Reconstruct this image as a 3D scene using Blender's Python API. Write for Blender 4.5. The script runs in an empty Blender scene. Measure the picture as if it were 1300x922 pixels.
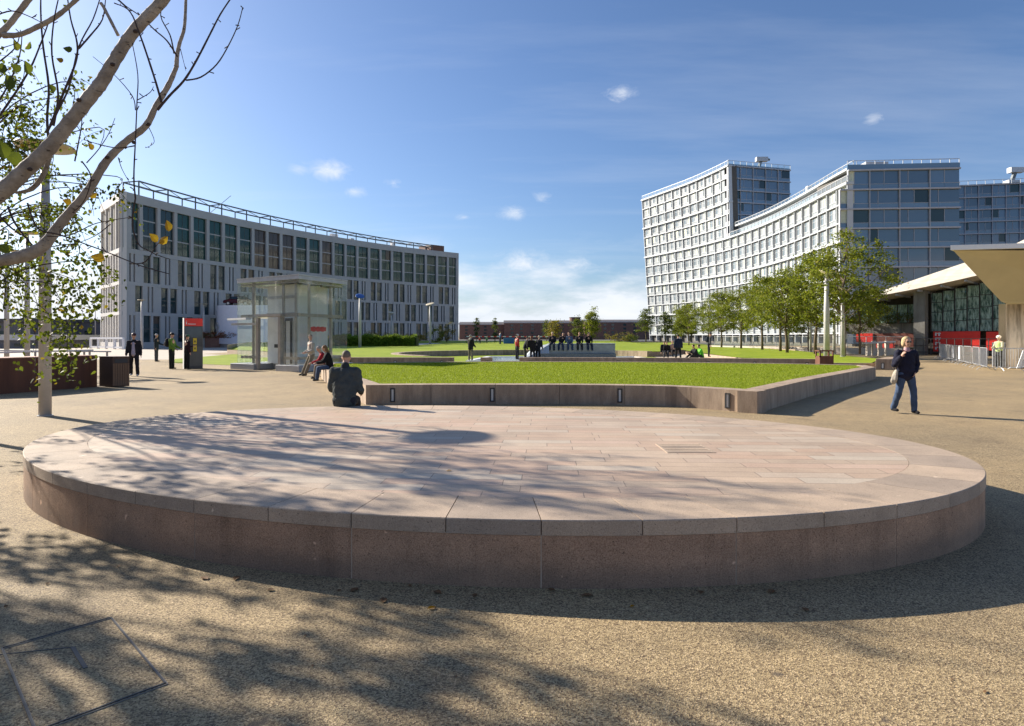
import bpy, bmesh, math, random
import numpy as np
from mathutils import Vector, Matrix, noise as mnoise
random.seed(7); RNG = np.random.default_rng(11)
PI = math.pi
SC = bpy.context.scene
COL = SC.collection
HY, F, EH = 428.0, 800.0, 1.65            # horizon row, focal length in photo pixels, eye height

def g(x, y, z=0.0):                        # photo pixel -> point on the level z
    Y = (EH - z) * F / (y - HY)
    return Vector(((x - 650) * Y / F, Y, z))
def P(x, y, Y):                            # photo pixel -> point at distance Y
    return Vector(((x - 650) * Y / F, Y, EH - (y - HY) * Y / F))

# ------------------------------------------------------------------ materials
def new_mat(name):
    m = bpy.data.materials.new(name); m.use_nodes = True
    nt = m.node_tree; b = nt.nodes['Principled BSDF']
    return m, nt, b
def N(nt, t, **k):
    n = nt.nodes.new(t)
    for a, v in k.items():
        if a.startswith('i_'):
            n.inputs[a[2:].replace('_', ' ')].default_value = v
        else: setattr(n, a, v)
    return n
def mixc(nt, fac, a, b, mode='MIX'):
    n = nt.nodes.new('ShaderNodeMix'); n.data_type = 'RGBA'; n.blend_type = mode
    for sock, v in ((n.inputs[0], fac), (n.inputs[6], a), (n.inputs[7], b)):
        if isinstance(v, (int, float)): sock.default_value = v
        elif isinstance(v, (tuple, list)): sock.default_value = (*v[:3], 1)
        else: nt.links.new(v, sock)
    return n.outputs[2]
def ramp(nt, src, p0, p1, c0=(0, 0, 0), c1=(1, 1, 1)):
    r = nt.nodes.new('ShaderNodeValToRGB')
    r.color_ramp.elements[0].position = p0; r.color_ramp.elements[1].position = p1
    r.color_ramp.elements[0].color = (*c0, 1); r.color_ramp.elements[1].color = (*c1, 1)
    nt.links.new(src, r.inputs[0]); return r.outputs[0]
def mapping(nt, scale=(1, 1, 1), rot=(0, 0, 0), loc=(0, 0, 0), world=False):
    tc = nt.nodes.new('ShaderNodeTexCoord' if not world else 'ShaderNodeNewGeometry')
    mp = nt.nodes.new('ShaderNodeMapping')
    mp.inputs['Scale'].default_value = scale; mp.inputs['Rotation'].default_value = rot; mp.inputs['Location'].default_value = loc
    nt.links.new(tc.outputs['Position' if world else 'Object'], mp.inputs[0]); return mp.outputs[0]
def noise(nt, vec, scale, detail=3, rough=.5):
    n = nt.nodes.new('ShaderNodeTexNoise'); n.inputs['Scale'].default_value = scale
    n.inputs['Detail'].default_value = detail; n.inputs['Roughness'].default_value = rough
    nt.links.new(vec, n.inputs['Vector']); return n.outputs[0]
def bump(nt, b, h, dist=.01, strength=.5):
    n = nt.nodes.new('ShaderNodeBump'); n.inputs['Distance'].default_value = dist; n.inputs['Strength'].default_value = strength
    nt.links.new(h, n.inputs['Height']); nt.links.new(n.outputs[0], b.inputs['Normal'])
def simple(name, col, rough=.6, metal=0, var=.12, vs=3.0, bmp=0, spec=.5):
    """base colour with uneven wear"""
    m, nt, b = new_mat(name)
    v = mapping(nt)
    n = noise(nt, v, vs, 5, .6)
    f = ramp(nt, n, .3, .7)
    c = mixc(nt, f, tuple(x * (1 - var) for x in col), tuple(min(1, x * (1 + var)) for x in col))
    nt.links.new(c, b.inputs['Base Color'])
    b.inputs['Roughness'].default_value = rough; b.inputs['Metallic'].default_value = metal
    b.inputs['Specular IOR Level'].default_value = spec
    if bmp: bump(nt, b, noise(nt, v, vs * 8, 4), bmp)
    return m
def glossy_glass(name, col, rough=.04, spec=.8, wav=0.0, wsc=.6, var=.25):
    """opaque window glass: dark room behind a mirror-like pane"""
    m, nt, b = new_mat(name)
    oi = nt.nodes.new('ShaderNodeNewGeometry')
    c = mixc(nt, oi.outputs['Random Per Island'], tuple(x * (1 - var) for x in col), tuple(x * (1 + var) for x in col))
    nt.links.new(c, b.inputs['Base Color'])
    b.inputs['Roughness'].default_value = rough; b.inputs['Specular IOR Level'].default_value = spec
    b.inputs['IOR'].default_value = 1.6
    if wav:
        bump(nt, b, noise(nt, mapping(nt, world=True), wsc, 2), wav, 1.0)
    return m
def clear_glass(name, tint=(.86, .93, .9), refl=.9, haze=0.0):
    m = bpy.data.materials.new(name); m.use_nodes = True; nt = m.node_tree; nt.nodes.clear()
    o = nt.nodes.new('ShaderNodeOutputMaterial'); t = nt.nodes.new('ShaderNodeBsdfTransparent'); gl = nt.nodes.new('ShaderNodeBsdfGlossy')
    t.inputs[0].default_value = (*tint, 1); gl.inputs['Roughness'].default_value = .02; gl.inputs['Color'].default_value = (refl, refl, refl, 1)
    lw = nt.nodes.new('ShaderNodeLayerWeight'); lw.inputs[0].default_value = .5
    pw = nt.nodes.new('ShaderNodeMath'); pw.operation = 'POWER'; nt.links.new(lw.outputs['Facing'], pw.inputs[0]); pw.inputs[1].default_value = 4.5
    mr = nt.nodes.new('ShaderNodeMapRange'); nt.links.new(pw.outputs[0], mr.inputs[0]); mr.inputs[3].default_value = .05; mr.inputs[4].default_value = .95
    mx = nt.nodes.new('ShaderNodeMixShader'); nt.links.new(mr.outputs[0], mx.inputs[0])
    if haze:
        d = nt.nodes.new('ShaderNodeBsdfDiffuse'); d.inputs[0].default_value = (.6, .7, .66, 1)
        m2 = nt.nodes.new('ShaderNodeMixShader'); m2.inputs[0].default_value = haze
        nt.links.new(t.outputs[0], m2.inputs[1]); nt.links.new(d.outputs[0], m2.inputs[2]); nt.links.new(m2.outputs[0], mx.inputs[1])
    else: nt.links.new(t.outputs[0], mx.inputs[1])
    nt.links.new(gl.outputs[0], mx.inputs[2]); nt.links.new(mx.outputs[0], o.inputs[0]); return m
def leaf_mat(name, c0, c1, c2=None, trans=.35, amt=.12):
    m = bpy.data.materials.new(name); m.use_nodes = True; nt = m.node_tree; nt.nodes.clear()
    o = nt.nodes.new('ShaderNodeOutputMaterial'); gi = nt.nodes.new('ShaderNodeNewGeometry')
    c = mixc(nt, gi.outputs['Random Per Island'], c0, c1)
    if c2:
        w = nt.nodes.new('ShaderNodeTexWhiteNoise'); w.noise_dimensions = '1D'; nt.links.new(gi.outputs['Random Per Island'], w.inputs['W'])
        c = mixc(nt, ramp(nt, w.outputs[0], 1 - amt - .01, 1 - amt), c, c2)
    d = nt.nodes.new('ShaderNodeBsdfPrincipled'); nt.links.new(c, d.inputs['Base Color']); d.inputs['Roughness'].default_value = .6; d.inputs['Specular IOR Level'].default_value = .2
    t = nt.nodes.new('ShaderNodeBsdfTranslucent')
    c3 = mixc(nt, .5, c, (.35, .42, .03)); nt.links.new(c3, t.inputs[0])
    mx = nt.nodes.new('ShaderNodeMixShader'); mx.inputs[0].default_value = trans
    nt.links.new(d.outputs[0], mx.inputs[1]); nt.links.new(t.outputs[0], mx.inputs[2]); nt.links.new(mx.outputs[0], o.inputs[0]); return m

def m_gravel():
    m, nt, b = new_mat('resin_gravel'); v = mapping(nt)
    vo = N(nt, 'ShaderNodeTexVoronoi', i_Scale=125.0); nt.links.new(v, vo.inputs['Vector'])
    sep = N(nt, 'ShaderNodeSeparateColor'); nt.links.new(vo.outputs['Color'], sep.inputs[0])
    r = nt.nodes.new('ShaderNodeValToRGB'); e = r.color_ramp.elements
    e[0].position = 0; e[0].color = (.10, .062, .032, 1); e[1].position = 1; e[1].color = (.58, .44, .26, 1)
    for p, c in ((.25, (.215, .155, .085)), (.6, (.37, .275, .14)), (.85, (.46, .35, .19))):
        k = e.new(p); k.color = (*c, 1)
    nt.links.new(sep.outputs[0], r.inputs[0])
    big = ramp(nt, noise(nt, v, .35, 5, .65), .3, .72, (.74, .75, .78), (1.14, 1.11, 1.06))
    c = mixc(nt, 1.0, r.outputs[0], big, 'MULTIPLY')
    sm = ramp(nt, noise(nt, v, 3.2, 5, .7), .3, .7, (.88, .88, .88), (1.08, 1.08, 1.08))
    c = mixc(nt, 1.0, c, sm, 'MULTIPLY')
    pt_ = ramp(nt, noise(nt, mapping(nt, loc=(11, 3, 0)), 1.1, 6, .7), .56, .66, (1, 1, 1), (.80, .79, .80)); c = mixc(nt, 1.0, c, pt_, 'MULTIPLY')
    # dirt spots
    sp = ramp(nt, noise(nt, mapping(nt, loc=(3, 7, 0)), 5.5, 2, .5), .70, .76)
    c = mixc(nt, sp, c, (.12, .09, .06))
    nt.links.new(c, b.inputs['Base Color']); b.inputs['Roughness'].default_value = .85
    h = mixc(nt, .5, vo.outputs['Distance'], noise(nt, v, 60, 2))
    bump(nt, b, h, .006, .8); return m
def m_granite(name, a, c2, stain=.35, big=.6):
    m, nt, b = new_mat(name); v = mapping(nt)
    sp = noise(nt, v, 120, 2, .8)
    c = mixc(nt, ramp(nt, sp, .35, .65), a, c2)
    sp2 = ramp(nt, noise(nt, v, 75, 2, .7), .62, .70)
    c = mixc(nt, sp2, c, tuple(x * .45 for x in a))
    st = ramp(nt, noise(nt, mapping(nt, scale=(1, 1, 1.6)), big * 3, 6, .65), .35, .7, (1 - stain,) * 3, (1.08, 1.06, 1.04))
    c = mixc(nt, 1.0, c, st, 'MULTIPLY')
    dr = ramp(nt, noise(nt, mapping(nt, scale=(5, 5, .45)), 1.0, 5, .7), .52, .70, (1, 1, 1), (.68, .66, .64)); c = mixc(nt, .8 if stain > .3 else .3, c, mixc(nt, 1.0, c, dr, 'MULTIPLY'))
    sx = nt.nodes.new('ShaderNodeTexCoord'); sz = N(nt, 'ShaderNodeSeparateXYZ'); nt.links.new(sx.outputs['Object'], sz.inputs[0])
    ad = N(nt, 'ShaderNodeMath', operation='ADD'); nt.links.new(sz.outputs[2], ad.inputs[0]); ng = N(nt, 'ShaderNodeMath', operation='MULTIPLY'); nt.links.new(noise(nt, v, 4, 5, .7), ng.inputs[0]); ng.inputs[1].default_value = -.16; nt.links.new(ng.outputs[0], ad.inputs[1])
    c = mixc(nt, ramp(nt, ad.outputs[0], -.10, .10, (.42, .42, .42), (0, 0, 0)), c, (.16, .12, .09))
    sp3 = ramp(nt, noise(nt, mapping(nt, loc=(5, 5, 1)), 7, 3, .6), .70, .74); c = mixc(nt, sp3, c, tuple(min(1, x * 1.35) for x in c2))
    gi = nt.nodes.new('ShaderNodeNewGeometry')
    pr = mixc(nt, gi.outputs['Random Per Island'], (.80, .80, .82), (1.12, 1.08, 1.04))
    c = mixc(nt, 1.0, c, pr, 'MULTIPLY')
    nt.links.new(c, b.inputs['Base Color']); b.inputs['Roughness'].default_value = .75
    bump(nt, b, noise(nt, v, 90, 3), .003, .6); return m
def m_wall():
    m, nt, b = new_mat('sawn_sandstone'); v = mapping(nt)
    c = mixc(nt, ramp(nt, noise(nt, v, 60, 3, .7), .3, .7), (.33, .25, .185), (.47, .375, .285))
    st = ramp(nt, noise(nt, mapping(nt, scale=(2.2, 2.2, .5)), 2.2, 5, .65), .35, .68, (.66, .63, .6), (1.1, 1.08, 1.05))
    c = mixc(nt, 1.0, c, st, 'MULTIPLY')
    gi = nt.nodes.new('ShaderNodeNewGeometry')
    c = mixc(nt, 1.0, c, mixc(nt, gi.outputs['Random Per Island'], (.88, .86, .85), (1.1, 1.08, 1.05)), 'MULTIPLY')
    nt.links.new(c, b.inputs['Base Color']); b.inputs['Roughness'].default_value = .8
    bump(nt, b, noise(nt, v, 50, 3), .003, .5); return m
def m_deck():
    m, nt, b = new_mat('granite_slab_paving')
    v = mapping(nt, rot=(0, 0, math.radians(3)))
    def brick(w, h, off, sq, ms, c1, c2, mo):
        n = N(nt, 'ShaderNodeTexBrick', offset=off, squash=sq, squash_frequency=3, offset_frequency=2)
        n.inputs['Scale'].default_value = 1; n.inputs['Brick Width'].default_value = w; n.inputs['Row Height'].default_value = h
        n.inputs['Mortar Size'].default_value = ms; n.inputs['Mortar Smooth'].default_value = .1; n.inputs['Bias'].default_value = 0
        n.inputs['Color1'].default_value = (*c1, 1); n.inputs['Color2'].default_value = (*c2, 1); n.inputs['Mortar'].default_value = (*mo, 1)
        nt.links.new(v, n.inputs['Vector']); return n
    k = brick(.78, .205, .37, 1.28, .004, (0, 0, 0), (1, 1, 1), (.5, .5, .5))
    sep = N(nt, 'ShaderNodeSeparateColor'); nt.links.new(k.outputs['Color'], sep.inputs[0])
    r = nt.nodes.new('ShaderNodeValToRGB'); e = r.color_ramp.elements
    e[0].position = 0; e[0].color = (.49, .345, .245, 1); e[1].position = 1; e[1].color = (.52, .38, .285, 1)
    for p, c in ((.2, (.42, .325, .24)), (.4, (.50, .375, .27)), (.6, (.49, .41, .32)), (.8, (.47, .33, .235))):
        q = e.new(p); q.color = (*c, 1)
    nt.links.new(sep.outputs[0], r.inputs[0])
    c = mixc(nt, 1.0, r.outputs[0], ramp(nt, noise(nt, v, 85, 2, .8), .3, .7, (.82,) * 3, (1.14,) * 3), 'MULTIPLY')
    c = mixc(nt, 1.0, c, ramp(nt, noise(nt, v, 1.3, 5, .7), .3, .7, (.84, .83, .82), (1.1, 1.1, 1.08)), 'MULTIPLY')
    c = mixc(nt, k.outputs['Fac'], c, (.22, .165, .125))
    nt.links.new(c, b.inputs['Base Color']); b.inputs['Roughness'].default_value = .62
    inv = N(nt, 'ShaderNodeMath', operation='SUBTRACT'); inv.inputs[0].default_value = 1; nt.links.new(k.outputs['Fac'], inv.inputs[1])
    bump(nt, b, inv.outputs[0], .004, .7); return m
def m_grass():
    m, nt, b = new_mat('mown_turf'); v = mapping(nt)
    c = mixc(nt, ramp(nt, noise(nt, v, 22, 4, .8), .3, .7), (.17, .23, .010), (.29, .36, .018))
    c = mixc(nt, ramp(nt, noise(nt, mapping(nt, scale=(.35, 2.6, 1)), 1.0, 5, .7), .35, .65), c, (.27, .35, .03))
    c = mixc(nt, 1.0, c, ramp(nt, noise(nt, mapping(nt, scale=(.12, 4.5, 1)), 1.0, 3, .6), .35, .65, (.80, .82, .8), (1.12, 1.1, 1.1)), 'MULTIPLY')
    c = mixc(nt, 1.0, c, ramp(nt, noise(nt, v, .6, 6, .7), .3, .7, (.70, .76, .7), (1.22, 1.14, 1.1)), 'MULTIPLY')
    c = mixc(nt, ramp(nt, noise(nt, mapping(nt, loc=(9, 4, 0)), .9, 6, .75), .56, .74, (0, 0, 0), (.6, .6, .6)), c, (.34, .33, .07))
    nt.links.new(c, b.inputs['Base Color']); b.inputs['Roughness'].default_value = .8; b.inputs['Specular IOR Level'].default_value = .15
    bump(nt, b, noise(nt, v, 40, 4, .8), .015, .5); return m
def m_brick(name, c1, c2, mo, s=1.0):
    m, nt, b = new_mat(name)
    gi = nt.nodes.new('ShaderNodeNewGeometry'); sp = N(nt, 'ShaderNodeSeparateXYZ'); nt.links.new(gi.outputs['Position'], sp.inputs[0])
    ad = N(nt, 'ShaderNodeMath', operation='ADD'); nt.links.new(sp.outputs[0], ad.inputs[0]); nt.links.new(sp.outputs[1], ad.inputs[1])
    cb = N(nt, 'ShaderNodeCombineXYZ'); nt.links.new(ad.outputs[0], cb.inputs[0]); nt.links.new(sp.outputs[2], cb.inputs[1])
    n = N(nt, 'ShaderNodeTexBrick'); n.inputs['Scale'].default_value = s; n.inputs['Brick Width'].default_value = .225; n.inputs['Row Height'].default_value = .075
    n.inputs['Mortar Size'].default_value = .008
    for k, c in (('Color1', c1), ('Color2', c2), ('Mortar', mo)): n.inputs[k].default_value = (*c, 1)
    nt.links.new(cb.outputs[0], n.inputs['Vector'])
    c = mixc(nt, 1.0, n.outputs['Color'], ramp(nt, noise(nt, gi.outputs['Position'], .8, 5, .6), .3, .7, (.8,) * 3, (1.15,) * 3), 'MULTIPLY')
    nt.links.new(c, b.inputs['Base Color']); b.inputs['Roughness'].default_value = .85; return m
def m_bark():
    m, nt, b = new_mat('birch_bark'); v = mapping(nt)
    c = mixc(nt, ramp(nt, noise(nt, v, 9, 5, .7), .35, .65), (.20, .165, .13), (.38, .33, .27))
    sp = ramp(nt, noise(nt, mapping(nt, scale=(1, 1, 3)), 14, 3, .6), .62, .7)
    c = mixc(nt, sp, c, (.06, .045, .035))
    nt.links.new(c, b.inputs['Base Color']); b.inputs['Roughness'].default_value = .8
    bump(nt, b, noise(nt, v, 60, 4), .004, .8); return m
def m_streak(name, a, c2, sc=(3, 3, .25), rough=.8, n0=.35, n1=.65):
    m, nt, b = new_mat(name); v = mapping(nt, scale=sc)
    c = mixc(nt, ramp(nt, noise(nt, v, 1.0, 6, .65), n0, n1), a, c2)
    nt.links.new(c, b.inputs['Base Color']); b.inputs['Roughness'].default_value = rough
    bump(nt, b, noise(nt, mapping(nt), 30, 4), .004, .5); return m
def m_boards():
    """pale boarded roof: fine lines along the slope"""
    m, nt, b = new_mat('pale_roof_boards')
    v = mapping(nt, world=True, scale=(.6, .6, 5))
    c = mixc(nt, ramp(nt, noise(nt, v, 1.0, 5, .6), .3, .7), (.46, .40, .32), (.60, .54, .45))
    nt.links.new(c, b.inputs['Base Color']); b.inputs['Roughness'].default_value = .7
    return m

MT = {}
MT['gravel'] = m_gravel()
MT['plaza'] = simple('pale_plaza_paving', (.46, .40, .33), .85, var=.08, vs=.6)
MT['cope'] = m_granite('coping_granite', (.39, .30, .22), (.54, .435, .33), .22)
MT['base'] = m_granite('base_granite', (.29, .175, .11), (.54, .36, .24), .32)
MT['deck'] = m_deck(); MT['sand'] = m_wall(); MT['grass'] = m_grass()
MT['blade'] = leaf_mat('grass_blades', (.17, .23, .010), (.29, .35, .018), (.38, .38, .08), .35, .10)
MT['joint'] = simple('joint_mortar', (.50, .40, .31), .9)
MT['dark'] = simple('dark_metal', (.03, .03, .033), .5)
MT['lens'] = simple('frosted_lens', (.62, .62, .60), .4, var=.05)
MT['steel'] = simple('brushed_steel', (.50, .50, .49), .38, .75, var=.1)
MT['galv'] = simple('galvanised_steel', (.46, .47, .48), .45, .5)
MT['mast'] = simple('painted_mast_grey', (.46, .44, .43), .5, 0)
MT['disc'] = simple('lamp_disc_underside', (.52, .45, .30), .5)
MT['corten'] = m_streak('weathered_corten', (.10, .038, .02), (.17, .065, .032))
MT['bindark'] = simple('bin_dark_brown', (.075, .04, .025), .6)
MT['white'] = simple('white_panel', (.76, .76, .78), .5, var=.04, vs=.6)
MT['whitem'] = simple('white_metal', (.78, .78, .76), .4, var=.04)
MT['hpanel'] = simple('hotel_pale_panel', (.41, .41, .41), .6, var=.06, vs=.25)
MT['hside'] = simple('hotel_concrete', (.58, .56, .54), .7, var=.06, vs=.3)
MT['hglass'] = glossy_glass('hotel_glass', (.022, .045, .05), .05, .4)
MT['hglass2'] = glossy_glass('hotel_top_glass', (.012, .060, .052), .05, .35)
MT['hspan'] = simple('hotel_spandrel', (.06, .07, .07), .5)
MT['roofm'] = simple('roof_steel', (.13, .15, .16), .5, .3)
MT['awhite'] = simple('apartment_white', (.53, .55, .56), .5, var=.06, vs=.3)
MT['apane'] = glossy_glass('apartment_pane', (.15, .19, .21), .12, .5, var=.3)
MT['ablind'] = glossy_glass('apartment_blind', (.33, .36, .365), .3, .4, var=.15)
MT['adark'] = simple('apartment_recess', (.10, .09, .075), .7)
MT['ablue'] = glossy_glass('apartment_shade_glass', (.075, .125, .19), .04, .8, var=.35)
MT['aspan'] = glossy_glass('apartment_spandrel_glass', (.11, .18, .26), .08, .8, var=.15)
MT['aslab'] = simple('apartment_slab_edge', (.42, .43, .46), .5)
MT['curtain'] = simple('pale_curtain', (.62, .66, .50), .6)
MT['clear'] = clear_glass('clear_glass')
MT['lift_glass'] = clear_glass('lift_glass', (.955, .975, .965), .9, .03)
MT['liftpanel'] = simple('lift_white_panel', (.76, .78, .74), .4, var=.05)
MT['liftsteel'] = simple('lift_steel', (.42, .38, .33), .35, .4, var=.15)
MT['concrete'] = m_streak('board_marked_concrete', (.24, .20, .15), (.66, .56, .43), (2.2, 2.2, .35), n0=.42, n1=.6)
MT['concdark'] = m_streak('grey_concrete', (.12, .115, .10), (.22, .21, .19), (1.2, 1.2, .4))
MT['boards'] = m_boards()
MT['bronze'] = simple('bronze_soffit', (.56, .50, .30), .45, .2, var=.1, vs=.5)
MT['rooftop'] = simple('roof_edge_white', (.88, .88, .86), .5, var=.03)
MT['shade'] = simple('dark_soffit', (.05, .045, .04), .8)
m, nt, b = new_mat('pavilion_glass_painted_reflections')
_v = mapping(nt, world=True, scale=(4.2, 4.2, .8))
_c = mixc(nt, ramp(nt, noise(nt, _v, 1.6, 4, .7), .38, .60), (.03, .075, .065), (.34, .47, .42))  # dark teal and pale streaks paint reflections into the base colour
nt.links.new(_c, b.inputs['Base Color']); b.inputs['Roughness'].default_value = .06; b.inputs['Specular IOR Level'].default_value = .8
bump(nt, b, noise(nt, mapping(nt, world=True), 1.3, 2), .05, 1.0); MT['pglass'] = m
MT['red'] = simple('red_hoarding', (.72, .035, .025), .5, var=.08)
MT['brown'] = simple('brown_hoarding', (.17, .05, .035), .6)
MT['brick'] = m_brick('red_brick', (.28, .10, .06), (.36, .15, .09), (.30, .24, .2))
MT['wbrick'] = m_brick('warehouse_brick', (.17, .085, .065), (.21, .11, .085), (.18, .12, .1), .4)
MT['slate'] = simple('slate_roof', (.10, .09, .09), .7)
MT['water'] = None
m, nt, b = new_mat('pool_water'); b.inputs['Base Color'].default_value = (.20, .26, .28, 1); b.inputs['Roughness'].default_value = .06
bump(nt, b, noise(nt, mapping(nt), 6, 3), .02, .5); MT['water'] = m
MT['pool'] = simple('fountain_metal', (.26, .29, .30), .3, .5, var=.15)
MT['pale'] = simple('pale_granite', (.52, .47, .40), .7, var=.08)
MT['bark'] = m_bark()
MT['twig'] = simple('dark_twig', (.05, .03, .022), .8)
MT['bark2'] = simple('brown_bark', (.13, .095, .065), .9, bmp=.01)
MT['leafb'] = leaf_mat('birch_leaves', (.022, .04, .008), (.075, .11, .018), (.30, .15, .015), .28, .06)
MT['leafav'] = leaf_mat('avenue_leaves', (.055, .075, .010), (.17, .19, .022), (.26, .22, .03), .42, .12)
MT['leafdk'] = leaf_mat('dark_leaves', (.022, .045, .014), (.07, .10, .025), (.14, .13, .03), .3, .1)
MT['leafau'] = leaf_mat('autumn_leaves', (.10, .09, .02), (.26, .17, .04), (.32, .16, .04), .35, .2)
MT['leafhd'] = leaf_mat('hedge_leaves', (.06, .12, .01), (.20, .30, .03), None, .3)
MT['leafred'] = leaf_mat('red_flowers', (.22, .03, .03), (.35, .08, .06), (.05, .09, .03), .3, .3)
MT['leafgold'] = leaf_mat('gold_leaf', (.40, .15, .012), (.52, .24, .02), None, .35)
MT['leafbr'] = simple('dead_leaf', (.16, .08, .03), .8)
MT['skin'] = simple('skin', (.52, .30, .21), .55, var=.05)
MT['rubber'] = simple('black_rubber', (.02, .02, .02), .7)
MT['carpaint'] = simple('dark_red_car_paint', (.09, .015, .02), .2, .3)
MT['tarp'] = simple('white_sheeting', (.78, .78, .76), .5, bmp=.03)

def fabric(col, rough=.9):
    key = 'fab_%.3f_%.3f_%.3f' % col
    if key not in MT:
        m = simple('woven_cloth', col, rough, var=.22, vs=7, bmp=.012, spec=.2); MT[key] = m
    return MT[key]

# ------------------------------------------------------------------ mesh builder
class MB:
    def __init__(s): s.v = []; s.f = []; s.m = []; s.mats = []
    def mi(s, mat):
        if mat not in s.mats: s.mats.append(mat)
        return s.mats.index(mat)
    def add(s, vs, fs, mat):
        k = len(s.v); s.v.extend(tuple(v) for v in vs); i = s.mi(mat)
        for f in fs: s.f.append(tuple(a + k for a in f)); s.m.append(i)
    def hexa(s, p, mat):     # p: 8 points, bottom 0-3 then top 4-7
        s.add(p, [(3, 2, 1, 0), (4, 5, 6, 7), (0, 1, 5, 4), (1, 2, 6, 5), (2, 3, 7, 6), (3, 0, 4, 7)], mat)
    def box(s, x0, x1, y0, y1, z0, z1, mat):
        s.hexa([(x0, y0, z0), (x1, y0, z0), (x1, y1, z0), (x0, y1, z0), (x0, y0, z1), (x1, y0, z1), (x1, y1, z1), (x0, y1, z1)], mat)
    def obox(s, c, ux, uy, hx, hy, z0, z1, mat):   # oriented box: centre, unit axes (2d)
        c = Vector((c[0], c[1])); ux = Vector(ux).normalized(); uy = Vector(uy).normalized()
        q = [c - ux * hx - uy * hy, c + ux * hx - uy * hy, c + ux * hx + uy * hy, c - ux * hx + uy * hy]
        s.hexa([(a.x, a.y, z0) for a in q] + [(a.x, a.y, z1) for a in q], mat)
    def prism(s, pts, z0, z1, mat):
        n = len(pts); zf = z1 if callable(z1) else (lambda x, y: z1)
        vs = [(p[0], p[1], z0) for p in pts] + [(p[0], p[1], zf(p[0], p[1])) for p in pts]
        s.add(vs, [tuple(range(n - 1, -1, -1)), tuple(range(n, 2 * n))] + [(i, (i + 1) % n, n + (i + 1) % n, n + i) for i in range(n)], mat)
    def beam(s, a, b, w, h, mat, up=(0, 0, 1)):
        a = Vector(a); b = Vector(b); d = (b - a).normalized(); u = Vector(up)
        if abs(d.dot(u)) > .98: u = Vector((0, 1, 0))
        x = d.cross(u).normalized(); y = x.cross(d).normalized()
        q = [-x * w - y * h, x * w - y * h, x * w + y * h, -x * w + y * h]
        s.hexa([a + k * .5 for k in q] + [b + k * .5 for k in q], mat)
    def tube(s, pts, rad, mat, n=8, cap=True):
        pts = [Vector(p) for p in pts]
        if not isinstance(rad, (list, tuple)): rad = [rad] * len(pts)
        ref = None; rings = []
        for i, p in enumerate(pts):
            d = (pts[min(i + 1, len(pts) - 1)] - pts[max(i - 1, 0)])
            if d.length < 1e-9: d = Vector((0, 0, 1))
            d.normalize()
            if ref is None: ref = Vector((1, 0, 0)) if abs(d.x) < .9 else Vector((0, 1, 0))
            x = (ref - d * ref.dot(d)).normalized(); ref = x; y = d.cross(x)
            rings.append([p + (x * math.cos(2 * PI * k / n) + y * math.sin(2 * PI * k / n)) * rad[i] for k in range(n)])
        vs = [v for r in rings for v in r]; fs = []
        for i in range(len(pts) - 1):
            for k in range(n):
                fs.append((i * n + k, i * n + (k + 1) % n, (i + 1) * n + (k + 1) % n, (i + 1) * n + k))
        if cap: fs.append(tuple(range(n - 1, -1, -1))); fs.append(tuple(range((len(pts) - 1) * n, len(pts) * n)))
        s.add(vs, fs, mat)
    def cap(s, a, ra, b, rb, mat=None, sx=1.0, side=None, n=14, m=4):
        """tapered capsule; sx widens it along `side`"""
        a = Vector(a); b = Vector(b); d = b - a; L = d.length
        d = d / L if L > 1e-6 else Vector((0, 0, 1))
        sd = Vector(side) if side else (Vector((1, 0, 0)) if abs(d.x) < .9 else Vector((0, 1, 0)))
        x = (sd - d * sd.dot(d)).normalized(); y = d.cross(x)
        rings = []
        for i in range(m + 1):
            t = -PI / 2 + PI / 2 * i / m; rings.append((a + d * ra * math.sin(t), max(ra * math.cos(t), 1e-4)))
        for i in range(m + 1):
            t = PI / 2 * i / m; rings.append((b + d * rb * math.sin(t), max(rb * math.cos(t), 1e-4)))
        vs = []; fs = []
        for c, r in rings:
            for k in range(n):
                q = 2 * PI * k / n; vs.append(c + x * (r * sx * math.cos(q)) + y * (r * math.sin(q)))
        R = len(rings)
        for i in range(R - 1):
            for k in range(n): fs.append((i * n + k, i * n + (k + 1) % n, (i + 1) * n + (k + 1) % n, (i + 1) * n + k))
        fs.append(tuple(range(n - 1, -1, -1))); fs.append(tuple(range((R - 1) * n, R * n)))
        s.add(vs, fs, mat)
    def ell(s, c, r, mat=None, rot=None, n=16, m=10):
        c = Vector(c); vs = []; fs = []
        for i in range(m + 1):
            t = PI * i / m; sr = max(math.sin(t), 1e-3)
            for k in range(n):
                q = 2 * PI * k / n; v = Vector((r[0] * sr * math.cos(q), r[1] * sr * math.sin(q), -r[2] * math.cos(t)))
                if rot: v = rot @ v
                vs.append(c + v)
        for i in range(m):
            for k in range(n): fs.append((i * n + k, i * n + (k + 1) % n, (i + 1) * n + (k + 1) % n, (i + 1) * n + k))
        fs.append(tuple(range(n - 1, -1, -1))); fs.append(tuple(range(m * n, m * n + n)))
        s.add(vs, fs, mat)
    def mesh(s, name, smooth=False):
        me = bpy.data.meshes.new(name); me.from_pydata(s.v, [], s.f)
        for mt in s.mats: me.materials.append(mt)
        me.polygons.foreach_set('material_index', s.m)
        if smooth: me.polygons.foreach_set('use_smooth', [True] * len(me.polygons))
        me.update(); return me
    def build(s, name, parent=None, smooth=False, bevel=0, org=None):
        if org is not None:
            s.v = [(a - org[0], b - org[1], c - org[2]) for a, b, c in s.v]
        me = s.mesh(name, smooth)
        o = bpy.data.objects.new(name, me); COL.objects.link(o)
        if parent: o.parent = parent
        elif org is not None: o.location = org
        if bevel:
            bv = o.modifiers.new('bevel', 'BEVEL'); bv.width = bevel; bv.segments = 2; bv.limit_method = 'ANGLE'
        return o
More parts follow.
